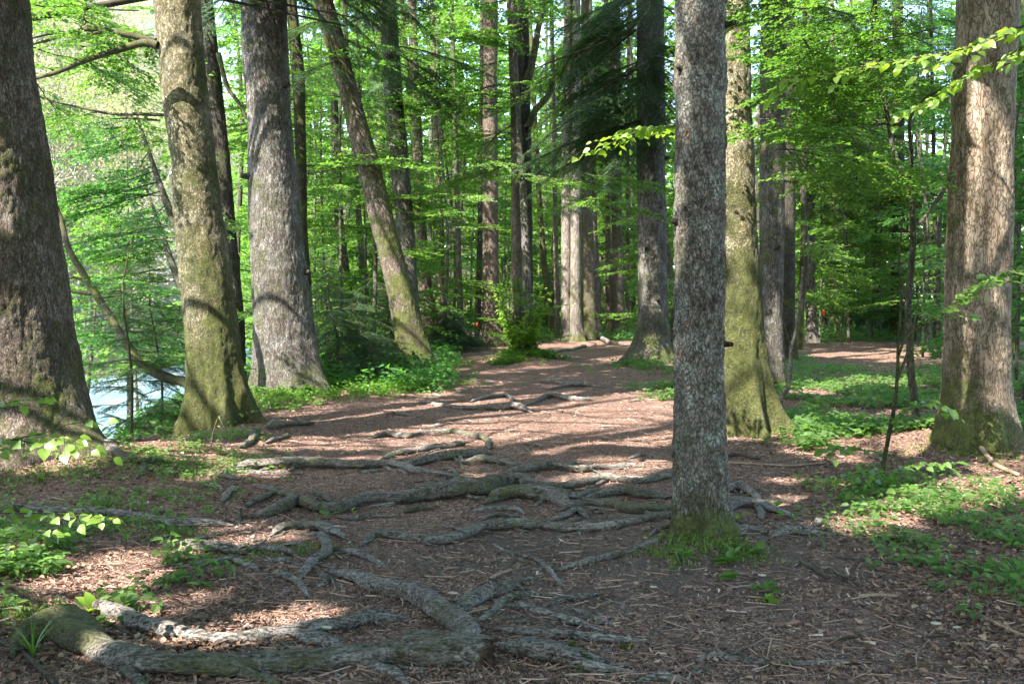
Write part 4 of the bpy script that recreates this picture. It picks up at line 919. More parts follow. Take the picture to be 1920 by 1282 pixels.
# ------------------------------------------------------------------ roots
ROOTS = [
 ('gnarled grey root knot crossing the foreground, forked like an X', 'root', [
  ([(610,1070),(677,1090),(733,1107),(777,1117),(813,1140),(843,1163),(873,1187),(885,1215)], [10,15,19,23,24,21,22,26]),
  ([(843,1157),(880,1130),(913,1113),(960,1100),(987,1108)], [14,20,18,13,6]), ([(955,1097),(1003,1085),(1020,1077)], [9,7,4]),
  ([(868,1172),(903,1162),(927,1145),(943,1128),(993,1115),(1053,1118)], [8,8,8,9,8,4]),
  ([(937,1138),(977,1138),(1027,1153),(1080,1168),(1140,1186)], [7,11,12,11,4]),
  ([(1017,1138),(1043,1127),(1080,1123),(1133,1109)], [5,8,9,6]), ([(1053,1133),(1093,1150),(1133,1167),(1167,1174)], [4,6,7,4]),
  ([(590,1104),(610,1090),(596,1070)], [6,8,7]), ([(617,1077),(633,1107)], [6,3])]),
 ('long low grey root ending in ripples right of the foreground knot', 'root', [([(923,1177),(977,1184),(1043,1190),(1110,1198),(1177,1202),(1225,1200)], [5,8,9,10,8,3])]),
 ('fat fallen-looking root along the bottom edge, mossy left end and broken hollow right end', 'root', [
  ([(25,1195),(60,1188),(110,1190),(165,1208),(215,1228),(280,1246),(383,1254),(433,1254),(533,1248),(640,1240),(727,1228),(800,1228),(895,1232)], [16,32,36,31,28,25,25,27,27,26,31,36,40]),
  ([(15,1235),(45,1200),(100,1178),(150,1182),(200,1212)], [16,27,32,30,20]), ([(215,1226),(245,1262),(290,1310)], [9,13,12]),
  ([(427,1250),(463,1265),(510,1280),(545,1296)], [16,13,11,8]), ([(683,1243),(720,1258),(765,1284)], [17,14,11])]),
 ('smooth upper root running left from the knot under dead leaves', 'root', [
  ([(160,1132),(217,1153),(277,1177),(333,1190),(400,1200),(483,1193),(533,1185),(617,1181),(660,1172),(710,1158),(775,1162)], [14,19,19,17,15,15,15,16,16,15,10]),
  ([(540,1190),(610,1206),(663,1222)], [14,14,12])]),
 ('steep-sided root right of the broken hollow end', 'root', [
  ([(930,1212),(987,1222),(1043,1232),(1093,1250),(1143,1258),(1215,1260)], [20,24,22,15,8,3]), ([(987,1210),(1060,1220),(1127,1240),(1180,1250)], [8,10,9,4])]),
 ('rounded root hump at the very bottom edge', 'root', [([(1195,1280),(1240,1270),(1300,1284)], [10,15,9])]),
 ('low flat root in the bare ground at the bottom right', 'root', [([(1298,1240),(1342,1230),(1387,1240),(1444,1243),(1500,1244),(1575,1243),(1668,1243)], [7,10,9,7,5,6,4])]),
 ('curled root loop left of the foreground knot', 'root', [
  ([(580,1003),(600,1003),(613,1020),(610,1040),(587,1055),(570,1070),(560,1088)], [7,9,10,10,10,9,7]), ([(610,1040),(635,1038),(655,1032)], [6,6,3]),
  ([(503,1008),(533,992),(577,988),(617,994),(657,1014)], [6,9,10,9,4]), ([(530,1024),(560,1022),(587,1028)], [5,7,5])]),
 ('thin root trailing right from the curled loop', 'root', [([(620,1030),(660,1037),(693,1047),(717,1058),(727,1068)], [5,8,7,5,2])]),
 ('small knuckled root left of the curled loop', 'root', [
  ([(493,1088),(520,1079),(550,1087),(567,1103),(582,1122)], [5,7,8,7,3]), ([(533,1120),(547,1100)], [3,5]), ([(317,1064),(367,1058),(433,1051),(467,1063),(492,1075)], [5,7,7,8,4]), ([(483,1050),(533,1051),(570,1062)], [6,8,7])]),
 ('broad flat root left of the sun fleck', 'root', [([(322,1022),(367,1027),(433,1034),(472,1039)], [8,13,13,5]), ([(447,1037),(483,1029),(533,1033),(565,1045)], [5,7,7,4])]),
 ('longest crossing root, thick and mossy in the middle of the path', 'root', [
  ([(457,969),(500,964),(533,954),(560,942),(593,956),(633,958),(683,940),(750,939),(800,931),(850,925),(900,920),(943,906),(980,905),(1000,917),(1050,915),(1100,908),(1140,899),(1200,903),(1268,891)], [6,9,12,13,12,12,12,13,16,19,19,16,15,11,8,9,9,7,7]),
  ([(477,914),(500,916),(533,927),(570,938)], [5,6,8,8]), ([(447,956),(487,938),(513,924)], [4,6,6]), ([(450,988),(448,957)], [3,4]), ([(577,924),(600,929),(627,945)], [5,6,4]),
  ([(627,971),(667,974),(693,968),(752,969)], [3,5,4,3]), ([(757,961),(783,954),(815,954)], [5,8,5]), ([(1000,918),(1040,921),(1073,931),(1110,921),(1127,919)], [6,8,7,6,3])]),
 ('dark humped root just below the mossy crossing root', 'root', [
  ([(903,945),(940,932),(1000,930),(1040,935),(1067,951),(1090,948),(1133,948),(1183,958),(1233,960),(1268,957)], [7,13,15,14,9,7,9,10,9,7]),
  ([(1083,938),(1133,928),(1177,924),(1200,931),(1268,934)], [4,8,9,8,7])]),
 ('long arched root ending at the nearest tree', 'root', [
  ([(675,1024),(707,1006),(750,1009),(800,1015),(850,1011),(900,994),(960,987),(1017,989),(1067,994),(1117,992),(1167,985),(1217,975),(1272,968)], [5,10,11,12,12,12,11,10,9,10,9,9,8]),
  ([(1020,978),(1060,968),(1083,958),(1103,973)], [4,7,7,4]), ([(893,979),(927,968),(980,969)], [3,5,4]), ([(877,961),(917,956),(967,956),(987,966)], [4,5,6,3]), ([(1112,964),(1137,962)], [7,8]), ([(1210,1010),(1240,991),(1265,984)], [3,5,5])]),
 ('slender root rising to the left of the nearest tree foot', 'root', [([(1036,1070),(1080,1061),(1143,1044),(1183,1033),(1217,1019),(1245,1005)], [5,8,8,7,6,5])]),
 ('thin pale root wandering down to the knot', 'root', [([(923,1018),(943,1033),(977,1043),(1000,1047),(1017,1058),(1033,1072),(1053,1097),(1080,1112)], [3,4,4,5,5,5,4,2])]),
 ('long smooth root in the far half of the crossing roots, left side', 'root', [
  ([(433,877),(500,875),(583,873),(667,875),(733,873),(783,886),(833,891),(878,894)], [8,12,12,10,7,7,5,3]), ([(440,884),(500,889),(570,889)], [6,5,3]), ([(670,886),(713,883)], [5,5])]),
 ('knotted dark root with a dangling rootlet, above the mossy one', 'root', [
  ([(750,878),(800,865),(833,859),(900,852),(925,850)], [7,10,10,7,4]), ([(714,861),(762,849),(817,841),(849,837),(885,829)], [5,7,6,6,4]), ([(867,864),(900,863),(950,869),(980,873)], [5,8,7,2]), ([(840,853),(863,870),(877,893)], [3,3,3])]),
 ('ridged root with small knobs towards the nearest tree', 'root', [
  ([(940,890),(987,881),(1033,876),(1083,884),(1133,878),(1210,874)], [5,9,10,7,6,4]), ([(1030,876),(1031,864)], [6,4]), ([(1063,878),(1080,867)], [6,5]), ([(1107,889),(1140,891),(1167,896),(1222,894)], [4,5,4,2])]),
 ('arched brown root hooping out right of the nearest tree', 'root', [([(1352,925),(1380,914),(1403,921),(1420,938),(1428,975)], [8,9,8,7,5]), ([(1360,958),(1388,947),(1419,947),(1449,958),(1479,968),(1512,978)], [9,11,10,8,6,3]), ([(1360,962),(1387,980)], [8,7])]),
 ('low snaking root below the hoop, right of the nearest tree', 'root', [([(1378,998),(1400,991),(1425,997),(1455,1003),(1476,999),(1506,999),(1536,1003),(1580,1000)], [5,8,7,6,9,9,6,2]), ([(1519,992),(1539,979),(1552,983)], [6,8,6])]),
 ('root bending around the sunny ground below the mossy-footed tree', 'root', [([(690,823),(726,816),(762,820),(785,814),(837,810),(888,818),(912,826),(917,842)], [3,6,6,4,5,6,6,4]), ([(979,831),(1010,838)], [5,4])]),
 ('long half-buried root at the left, passing the fern tufts', 'root', [([(-10,955),(70,957),(204,964),(262,973),(320,981),(379,984),(440,987)], [9,8,7,8,9,8,5]), ([(361,1010),(410,1007)], [4,5]), ([(271,1025),(292,1010),(325,1006)], [3,4,3])]),
 ('mossy root reaching right from the massive left trunk', 'root', [([(165,872),(200,876),(233,878),(268,872),(292,866),(322,868)], [12,11,9,8,7,5]), ([(255,900),(277,880)], [5,6]), ([(309,872),(330,892)], [3,4])]),
 ('stubby roots between the left herbs and the path', 'root', [([(373,914),(396,911),(425,920)], [5,6,4]), ([(417,940),(430,925),(445,912)], [7,6,5]), ([(402,891),(450,899)], [6,6])]),
 ('roots spreading from the mossy buttress onto the path', 'root', [([(450,840),(470,828),(481,808)], [5,6,7]), ([(498,831),(545,818)], [6,3]), ([(500,805),(545,796),(590,794)], [10,6,4])]),
 ('knobbed root hump in the middle of the sunlit path', 'root', [([(938,768),(960,764),(980,768),(1000,774)], [4,9,7,3]), ([(987,759),(1031,743),(1074,750),(1118,750)], [3,5,5,3]), ([(880,754),(912,746),(952,742)], [3,4,3]), ([(785,754),(837,762),(896,767),(940,768)], [3,4,4,4])]),
 ('dark roots lying across the shaded far path', 'root', [([(1009,715),(1043,717),(1067,723),(1100,719)], [3,5,5,3]), ([(1027,731),(1086,723),(1136,727)], [3,4,2]), ([(880,715),(930,717)], [2,3])]),
 ('pale sunlit root stretched right from the twin trunk', 'root', [([(1083,642),(1110,637),(1145,644),(1192,650)], [5,5,4,2]), ([(1100,650),(1060,656),(1030,662)], [3,3,2])]),
]
for px, py, w_ in [(746,777,5),(817,799,4),(960,808,4),(1193,857,4),(1225,858,4),(700,885,4),(610,862,3),(1160,865,3),(740,905,3),(870,735,3),(820,742,3),(1190,752,3),(1080,775,3),(1130,800,3),(690,795,3),(880,790,3)]:
    a = R_(-.3, .3)
    ROOTS.append(('thin root breaking the surface of the path', 'rootlet', [([(px - 5 * w_, py + 3 * a * w_), (px, py), (px + 5 * w_, py - 3 * a * w_)], [w_ * .5, w_, w_ * .4])]))

def root_piece(P2, Rp, t, sd, name='root', mossy=.2):
    P = []; R = []
    for (px, py), rp in zip(P2, Rp):
        g = onground(px, py + rp * .35); r = rp / F * g[1] * (.95 + .12 * sstep(5.6, 7.2, g[1])); g[2] += r * .30; P.append(g); R.append(r)
    P, R = smooth_path(np.array(P), np.array(R), max(.018, np.mean(R) * .4))
    s = np.linspace(0, 1, len(P)); q = np.stack([s * len(P) * .12, 0 * s + sd, 0 * s], 1)
    P[:, 0] += np.mean(R) * .4 * fbm(q * .7, 2, sd); P[:, 1] += np.mean(R) * .6 * fbm(q * .7, 2, sd + 50)
    g = ground_h(P[:, 0], P[:, 1]); P[:, 2] = g + R * (.70 + .12 * sstep(5.6, 7.2, P[:, 1]) + .35 * fbm(q * .5, 2, sd + 9))
    R = R * (1 + .14 * fbm(q, 2, sd + 3)); e = np.minimum(s, 1 - s) * len(P); tp = np.clip(.12 + e / 9, 0, 1) ** .7; R = R * tp; P[:, 2] -= (1 - tp) * R * .9
    V, Fc = knobbly(P, R, 18, sd, .34, .85, .24)
    up = (V.reshape(len(P), 18, 3)[..., 2] - P[:, None, 2]) / np.maximum(R[:, None], .001)
    ms = mossy + .5 * fbm(P3(V[:, 0], V[:, 1], V[:, 2]) * 3.0, 3, 7)
    if name == 'root_arm' and 'mossy left end' in t['label']: ms = ms + 1.1 * sstep(-1.72, -2.0, V[:, 0]) * (.5 + up.ravel() * .5)
    n = len(V); V = np.vstack([V, P[0], P[-1]]); m = 18; k = np.arange(m)
    caps = np.concatenate([np.stack([np.full(m, n), (k + 1) % m, k], 1), np.stack([np.full(m, n + 1), n - m + k, n - m + (k + 1) % m], 1)])
    obj(name, mesh(name, V - np.array(t.location), [Fc, caps], [M['root']], None, {'moss': np.append(ms, [0, 0])}), t)
    return P, R
for i, (lb, cat, parts) in enumerate(ROOTS):
    g = onground(*parts[0][0][len(parts[0][0]) // 2])
    t = thing('tree_root' if cat == 'root' else 'thin_root', lb, 'root', tuple(g), 'small roots poking out of the path' if cat != 'root' else None)
    for j, (p2, rp) in enumerate(parts):
        my = .30 if 'mossy' in lb else (.14 if i in (0, 2, 12) else .02)
        root_piece(p2, rp, t, 100 + i * 13 + j, 'root_arm', my)
    if cat == 'root':
        r2 = np.random.default_rng(i + 500)
        for (p2, rp) in parts:
            ln = sum(abs(p2[k + 1][0] - p2[k][0]) for k in range(len(p2) - 1))
            for _ in range(min(8, int(ln / 48)) if max(rp) > 6 else 0):
                k = r2.integers(0, len(p2) - 1); u = r2.random(); x0 = p2[k][0] * (1 - u) + p2[k + 1][0] * u; y0 = p2[k][1] * (1 - u) + p2[k + 1][1] * u
                dx = r2.choice([-1, 1]) * r2.uniform(30, 90) * (y0 - 560) / 450; dy = r2.choice([-1, 1]) * r2.uniform(6, 26) * (y0 - 560) / 450; w0 = min(max(rp) * .34, 5)
                root_piece([(x0, y0), (x0 + dx * .35, y0 + dy * .6), (x0 + dx * .7, y0 + dy * .8 + r2.normal(0, 3)), (x0 + dx, y0 + dy + r2.normal(0, 4))], [w0, w0 * .85, w0 * .6, w0 * .3], t, 700 + i * 31 + _, 'rootlet', .15)
    if 'broken hollow' in lb: BROKEN = t

# moss cushion grown on the left end of the fat root
vs = []
for ch in BROKEN.children:
    co = np.zeros(len(ch.data.vertices) * 3, dtype=np.float32); nn_ = co.copy(); ch.data.vertices.foreach_get('co', co); ch.data.vertices.foreach_get('normal', nn_); vs.append(np.concatenate([co.reshape(-1, 3) + np.array(ch.location), nn_.reshape(-1, 3)], 1))
vs = np.concatenate(vs); r_m = np.random.default_rng(8); wx = vs[:, 0] + BROKEN.location[0]; ok = (vs[:, 5] > -.1) & (fbm(vs[:, :3] * 9, 3, 5) + .9 * sstep(-1.70, -2.05, wx) > .42); vs = vs[ok]
i_ = r_m.integers(0, len(vs), 9000); p_ = vs[i_, :3] + r_m.normal(0, .006, (9000, 3)); n_ = unit(vs[i_, 3:] + r_m.normal(0, .45, (9000, 3)))
Vm, Fm = leaves(p_ - n_ * .004, n_, unit(np.cross(n_, r_m.normal(0, 1, (9000, 3)))), r_m.uniform(.008, .020, 9000), .25, .05)
mo = obj('moss_cushion', mesh('moss_cushion', Vm, Fm, [M['moss_blade']], None, None, False), BROKEN); mo['kind'] = 'stuff'

# the broken hollow end: torn dark shell with splinters
g = onground(905, 1240); r0 = 36 / F * g[1]
n = 22; a = np.linspace(0, 2 * PI, n, endpoint=False); rr = np.random.default_rng(5)
axis = np.array([.96, -.26, 0]); S = np.array([.26, .96, 0]); rings = []
for k, (dx, sc_) in enumerate([(-.35, 1.06), (-.12, 1.12), (.02, 1.10), (.05, .92), (-.02, .74), (-.12, .55), (-.2, .2)]):
    jag = rr.uniform(-.25, .35, n) * (1.0 if 2 <= k <= 4 else .2)
    rings.append([g + np.array([0, 0, r0 * .3]) + axis * (dx + jag[i] * .12) + (S * math.cos(a[i]) + np.array([0, 0, 1]) * math.sin(a[i])) * r0 * sc_ * (1 + rr.normal(0, .05)) for i in range(n)])
V = np.array(rings).reshape(-1, 3)
s = N('rotten_wood'); c_ = s.coord(); nn = s.noise(s.mapv(c_, (1, 1, .3)), 40, 6, .7); s.bsdf(s.ramp(nn, [(.35, (.012, .008, .006)), (.6, (.10, .055, .035)), (.75, (.22, .14, .09))]), .9, s.bump(nn, 1, .01)); M['rot'] = s.m
fc = gridfaces(7, n, True); mi = np.where(np.arange(len(fc)) // n >= 2, 1, 0)
obj('hollow_end', mesh('hollow_end', V - np.array(BROKEN.location), fc, [M['root'], M['rot']], mi, {'moss': np.full(len(V), .25)}), BROKEN)

# ------------------------------------------------------------------ litter: chips and dead leaves (nobody could count them)
def scatter_xy(n, y0, y1, x0, x1, r, power=1.0):
    v = r.random(n); y = (y0 ** (1 - power) + v * (y1 ** (1 - power) - y0 ** (1 - power))) ** (1 / (1 - power)) if power != 1 else y0 * (y1 / y0) ** v
    return x0(y) + (x1(y) - x0(y)) * r.random(n), y
def chips(n=150000):
    r = np.random.default_rng(3); x, y = scatter_xy(n, 3.6, 22, lambda y: -.58 * y, lambda y: .58 * y, r, 1.6)
    k = (x > edge_x(y) + .2) & (r.random(len(x)) < .35 + 1.1 * sstep(-.35, .25, fbm(P3(x * 2.2, y * 2.2, 0 * x), 4, 61))); x = x[k]; y = y[k]; n = len(x); z = ground_h(x, y) + r.uniform(.004, .014, n)
    a = r.uniform(0, 2 * PI, n); L = r.lognormal(-4.95, .55, n).clip(.004, .05) * np.clip(y / 7, 1, 2.2); w = L * r.uniform(.08, .42, n) * np.where(L > .02, .45, 1); tl = r.normal(0, .35, n)
    d = np.stack([np.cos(a), np.sin(a), tl], 1); s_ = np.stack([-np.sin(a), np.cos(a), r.normal(0, .3, n)], 1); p = np.stack([x, y, z], 1)
    L = L[:, None]; w = w[:, None]
    V = np.stack([p - d * L - s_ * w * .6, p + d * L - s_ * w, p + d * L * .9 + s_ * w, p - d * L + s_ * w * .7], 1).reshape(-1, 3)
    o = obj('bark_chips', mesh('bark_chips', V, np.arange(len(V)).reshape(-1, 4), [M['chip']], None, None, False)); tag(o, 'brown bark chips and needles strewn over the whole path', 'litter', kind='stuff')
chips()
def twig_litter(n=5200):
    r = np.random.default_rng(13); x, y = scatter_xy(n, 3.8, 24, lambda y: -.55 * y, lambda y: .58 * y, r, 1.3); k = x > edge_x(y) + .2; x = x[k]; y = y[k]; n = len(x)
    a = r.normal(0, 1.0, n); L = r.lognormal(-3.2, .55, n).clip(.015, .16); w = r.uniform(.0012, .0032, n) * np.clip(y / 8, 1, 2)
    d = np.stack([np.cos(a), np.sin(a), r.normal(0, .06, n)], 1); sd = np.stack([-np.sin(a), np.cos(a), 0 * a], 1); p = np.stack([x, y, ground_h(x, y) + .012], 1); bend = sd * (r.normal(0, .12, n) * L)[:, None]
    V = []
    for u, b in ((-1, 0), (0, 1), (1, 0)):
        q = p + d * (L * u)[:, None] + bend * b; V += [q - sd * w[:, None], q + np.array([0, 0, 1]) * (w * 1.6)[:, None], q + sd * w[:, None]]
    V = np.stack(V, 1).reshape(-1, 3); i = np.arange(n)[:, None] * 9
    Fc = np.concatenate([i + np.array([[0, 1, 4, 3]]), i + np.array([[1, 2, 5, 4]]), i + np.array([[3, 4, 7, 6]]), i + np.array([[4, 5, 8, 7]])], 1).reshape(-1, 4)
    tag(obj('twig_litter', mesh('twig_litter', V, Fc, [M['chip']], None, None, False)), 'fine broken twigs scattered over the whole forest floor', 'litter', kind='stuff')
twig_litter()
def dead_leaves():
    r = np.random.default_rng(4); ps = []
    x, y = scatter_xy(26000, 4.2, 30, lambda y: .10 * y + .8, lambda y: .62 * y, r, 1.5); k = r.random(len(x)) < sstep(1.2, 3.4, x - .06 * (y - 6)) * .55 + .015; ps.append((x[k], y[k]))
    x, y = scatter_xy(2600, 4.0, 14, lambda y: -.56 * y, lambda y: -.22 * y, r, 1.4); ps.append((x, y))
    x, y = scatter_xy(900, 4.0, 20, lambda y: -.5 * y, lambda y: .5 * y, r, 1.4); ps.append((x, y))
    p = onground(300, 1215); ps.append((p[0] + r.normal(0, .30, 420), p[1] + r.normal(0, .05, 420)))
    x = np.concatenate([a for a, b in ps]); y = np.concatenate([b for a, b in ps]); k = x > edge_x(y) - .4; x = x[k]; y = y[k]; n = len(x)
    z = ground_h(x, y) + .012; a = r.uniform(0, 2 * PI, n)
    V, Fc = leaves6(np.stack([x, y, z], 1), np.stack([np.cos(a), np.sin(a), r.normal(0, .25, n)], 1), np.stack([r.normal(0, .4, n), r.normal(0, .4, n), np.ones(n)], 1), r.uniform(.022, .050, n), .34, .16)
    tag(obj('dead_leaves', mesh('dead_leaves', V, Fc, [M['deadleaf']], None, None, False)), 'tan and rust dead leaves lying beside the path', 'leaf litter', kind='stuff')
dead_leaves()

# ------------------------------------------------------------------ ground plants
def herbs(name, label, xs, ys, h=(.05, .16), leaf=(.03, .07), k=7, mat='herb', seed=1, six=True):
    r = np.random.default_rng(seed); n = len(xs); z = ground_h(xs, ys); H = r.uniform(*h, n)
    i = np.repeat(np.arange(n), k); a = np.tile(np.arange(k) * 2.4, n) + r.uniform(0, 6.28, n)[i] + r.normal(0, .3, n * k); rad = r.uniform(.004, .6, n * k) * H[i] * 1.0
    lv = r.uniform(.45, 1.0, n * k); pos = np.stack([xs[i] + np.cos(a) * rad, ys[i] + np.sin(a) * rad, z[i] + H[i] * lv], 1)
    d = np.stack([np.cos(a), np.sin(a), r.normal(-.1, .3, n * k)], 1); nm = np.stack([r.normal(0, .35, n * k), r.normal(0, .35, n * k), np.ones(n * k)], 1)
    A = Acc(); sz = r.uniform(*leaf, n * k); A.add(*(leaves6 if six else leaves)(pos, d, nm, sz))
    # thin stems
    b = np.stack([xs[i], ys[i], z[i] - .01], 1); s_ = np.stack([-np.sin(a), np.cos(a), 0 * a], 1) * .0022
    V = np.stack([b - s_, b + s_, pos], 1).reshape(-1, 3); A.add(V, np.arange(len(V)).reshape(-1, 3))
    return tag(obj(name, A.mesh(name, [M[mat]], False)), label, 'ground cover', kind='stuff')
def region(seed, n, pts_w, jit=.9):
    """points scattered round ground places: (px, py, spread m, weight)"""
    r = np.random.default_rng(seed); w = np.array([q[3] for q in pts_w], float); c = r.choice(len(pts_w), n, p=w / w.sum())
    G_ = np.array([onground(q[0], q[1]) for q in pts_w]); sp = np.array([q[2] for q in pts_w])
    x = G_[c, 0] + r.normal(0, 1, n) * sp[c]; y = G_[c, 1] + r.normal(0, 1, n) * sp[c] * jit
    kp = fbm(P3(x * 1.7, y * 1.7, 0 * x), 3, seed) > -.22
    return x[kp], y[kp]
x, y = region(1, 1500, [(500, 765, .35, 1), (560, 745, .5, 2), (620, 730, .7, 2.5), (680, 725, .7, 2), (740, 715, .7, 2), (560, 720, .5, 1.5), (800, 690, .6, .8), (650, 705, .9, 1)])
herbs('ground_cover', 'bright low herbs between the thick grey trunk and the leaning tree', x, y, (.05, .20), (.035, .08), 7, 'leaf', 1)
x, y = region(2, 700, [(60, 1060, .35, 2), (150, 1040, .3, 2), (30, 1100, .3, 1), (200, 1090, .22, 1), (100, 1000, .4, .8), (250, 1050, .25, .6)])
herbs('ground_cover', 'sunlit yellow-green herbs at the lower left edge', x, y, (.03, .13), (.03, .075), 6, 'herb', 2)
x, y = region(3, 520, [(230, 900, .4, 1), (400, 860, .35, 1.5), (350, 880, .3, 1), (180, 950, .3, .8), (300, 940, .35, .8), (450, 820, .2, .5), (280, 850, .25, 1), (60, 950, .35, .5), (350, 830, .25, 1.2)])
herbs('ground_cover', 'dark green herbs in the shade below the two left trunks', x, y, (.03, .12), (.02, .05), 6, 'herb', 3)
r = np.random.default_rng(9); x, y = scatter_xy(13000, 10.2, 60, lambda y: 3.0 + .12 * (y - 10), lambda y: .62 * y, r, 1.1)
path = np.abs(x - np.interp(y, [9, 14, 20, 30, 60], [5, 6.2, 10, 18, 30])); kp = (fbm(P3(x * .8, y * .8, 0 * x), 3, 9) > .02) & ~((y > 24) & (y < 36) & (x > 8) & (x < 15)); x = x[kp]; y = y[kp]
herbs('ground_cover', 'carpet of mid green herbs covering the ground right of the trunks', x, y, (.03, .17), (.035, .11), 5, 'herb', 4, False)
x, y = region(5, 800, [(1680, 960, .35, 1.4), (1620, 920, .25, 1), (1750, 1000, .35, 1.4), (1830, 1030, .35, 1.6), (1900, 1060, .3, 1.4), (1700, 900, .4, 1.0), (1850, 960, .5, 1), (1900, 1120, .25, .6), (1560, 880, .2, .2), (1780, 930, .4, 1), (1480, 830, .2, .4), (1600, 800, .5, 1.2)], .7)
herbs('ground_cover', 'scattered herbs among dead leaves at the lower right', x, y, (.03, .13), (.025, .075), 5, 'herb', 5)
x, y = region(6, 420, [(985, 680, .42, 1), (960, 685, .3, .6), (1020, 680, .3, .5)], .5)
herbs('ground_cover', 'fresh green plants ringing the tree clump in the path', x, y, (.05, .18), (.04, .10), 7, 'leaf', 6)
def shoots():
    t = TREES['T12b'][0]; b = np.array(t.location); r = np.random.default_rng(41); A = Acc()
    for k in range(46):
        a = r.uniform(0, 6.28); rad = r.uniform(.1, .45); h = r.uniform(.4, 1.9) * (1.0 if k % 3 else .6); q0 = np.array([-.25 + math.cos(a) * rad * .6, math.sin(a) * rad, .05])
        q1 = q0 + np.array([math.cos(a) * .35 * h, math.sin(a) * .35 * h, h]); s_ = np.linspace(0, 1, 7)[:, None]; P = q0 + (q1 - q0) * s_ + np.array([0, 0, .1]) * s_ * (1 - s_); A.add(*tube(P, np.linspace(.008, .003, 7), 4))
        m = int(10 + 14 * h); u = r.uniform(.25, 1, m)[:, None]; p = q0 + (q1 - q0) * u; dr = np.stack([r.normal(0, 1, m), r.normal(0, 1, m), r.normal(-.2, .3, m)], 1)
        A.add(*leaves6(p + unit(dr) * .05, dr, np.stack([r.normal(0, .5, m), r.normal(-.3, .5, m), np.ones(m)], 1), r.uniform(.07, .15, m)), 1)
    o = obj('shoots', A.mesh('shoots', [M['twig'], M['leaf_near']]), t); o['kind'] = 'stuff'; o['label'] = 'bright leafy shoots sprouting round the clump foot'
shoots()
x, y = region(7, 500, [(1225, 695, .5, 1), (1190, 690, .4, .5), (1250, 730, .35, .8), (1270, 750, .25, .5), (1150, 690, .4, .2)], .6)
herbs('ground_cover', 'small plants at the foot of the big grey trunk', x, y, (.05, .2), (.04, .08), 6, 'herb', 7)
r = np.random.default_rng(19); x, y = scatter_xy(9000, 17, 55, lambda y: -.22 * y, lambda y: .60 * y, r, 1.0); cpx = 960 + x / y * F; kp = ((cpx < 850) | ((y > 36) & (cpx > 930))) & (x > edge_x(y)); x = x[kp]; y = y[kp]
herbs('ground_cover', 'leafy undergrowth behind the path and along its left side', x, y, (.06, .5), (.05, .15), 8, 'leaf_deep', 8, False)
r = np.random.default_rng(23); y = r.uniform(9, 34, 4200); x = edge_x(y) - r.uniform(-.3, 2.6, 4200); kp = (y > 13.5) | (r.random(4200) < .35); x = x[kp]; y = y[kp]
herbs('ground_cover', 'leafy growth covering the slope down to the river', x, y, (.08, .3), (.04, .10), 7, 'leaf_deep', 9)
# moss cushions: short blades in thousands
def mosscarpet():
    r = np.random.default_rng(31); xs, ys = region(31, 9000, [(60, 870, .25, 1), (30, 900, .3, 1), (120, 940, .25, 1), (160, 905, .2, 1), (330, 1000, .14, .7), (250, 980, .15, .6), (1290, 1010, .12, 1), (1250, 1045, .10, .9), (1350, 1020, .12, 1), (1400, 1040, .1, .4), (60, 1150, .10, .7), (1800, 865, .25, 1.6), (1850, 875, .2, 1.2), (1750, 870, .2, .8), (580, 1030, .1, .2), (490, 1035, .1, .3)])
    n = len(xs); z = ground_h(xs, ys); a = r.uniform(0, 6.28, n)
    V, Fc = leaves(np.stack([xs, ys, z], 1), np.stack([np.cos(a) * .5, np.sin(a) * .5, np.ones(n)], 1), np.stack([np.cos(a), np.sin(a), 0 * a + .2], 1), r.uniform(.012, .035, n), .25, .05)
    tag(obj('moss', mesh('moss', V, Fc, [M['moss']], None, None, False)), 'cushions of short green moss at trunk feet and beside the path', 'moss', kind='stuff')
M['moss'] = leafmat('moss_blade', (.06, .10, .012), (.14, .20, .03), (.10, .18, .02), (.2, .3, .04), .3)
mosscarpet()

# ------------------------------------------------------------------ single leaves, blades, small plants
def big_leaf(seed, L=.07, w=.024):
    r = np.random.default_rng(seed); t = np.array([0, .12, .32, .55, .78, 1.0]); wd = np.array([.02, .62, 1.0, .92, .55, .02]) * w
    V = []
    for i in range(6):
        z = -.10 * L * t[i] ** 2 * 1.5; s_ = .003 * (i % 2)
        V += [(t[i] * L, -wd[i] * (1 + r.normal(0, .05)), z + wd[i] * .28 - s_), (t[i] * L, 0, z), (t[i] * L, wd[i] * (1 + r.normal(0, .05)), z + wd[i] * .28 - s_)]
    return mesh('leaf', np.array(V), gridfaces(6, 3), [M['leaf_near']], None, None, True)
LEAF = [big_leaf(i) for i in range(4)]
LEAFD = []
for l in LEAF:
    c = l.copy(); c.materials.clear(); c.materials.append(M['leaf']); LEAFD.append(c)

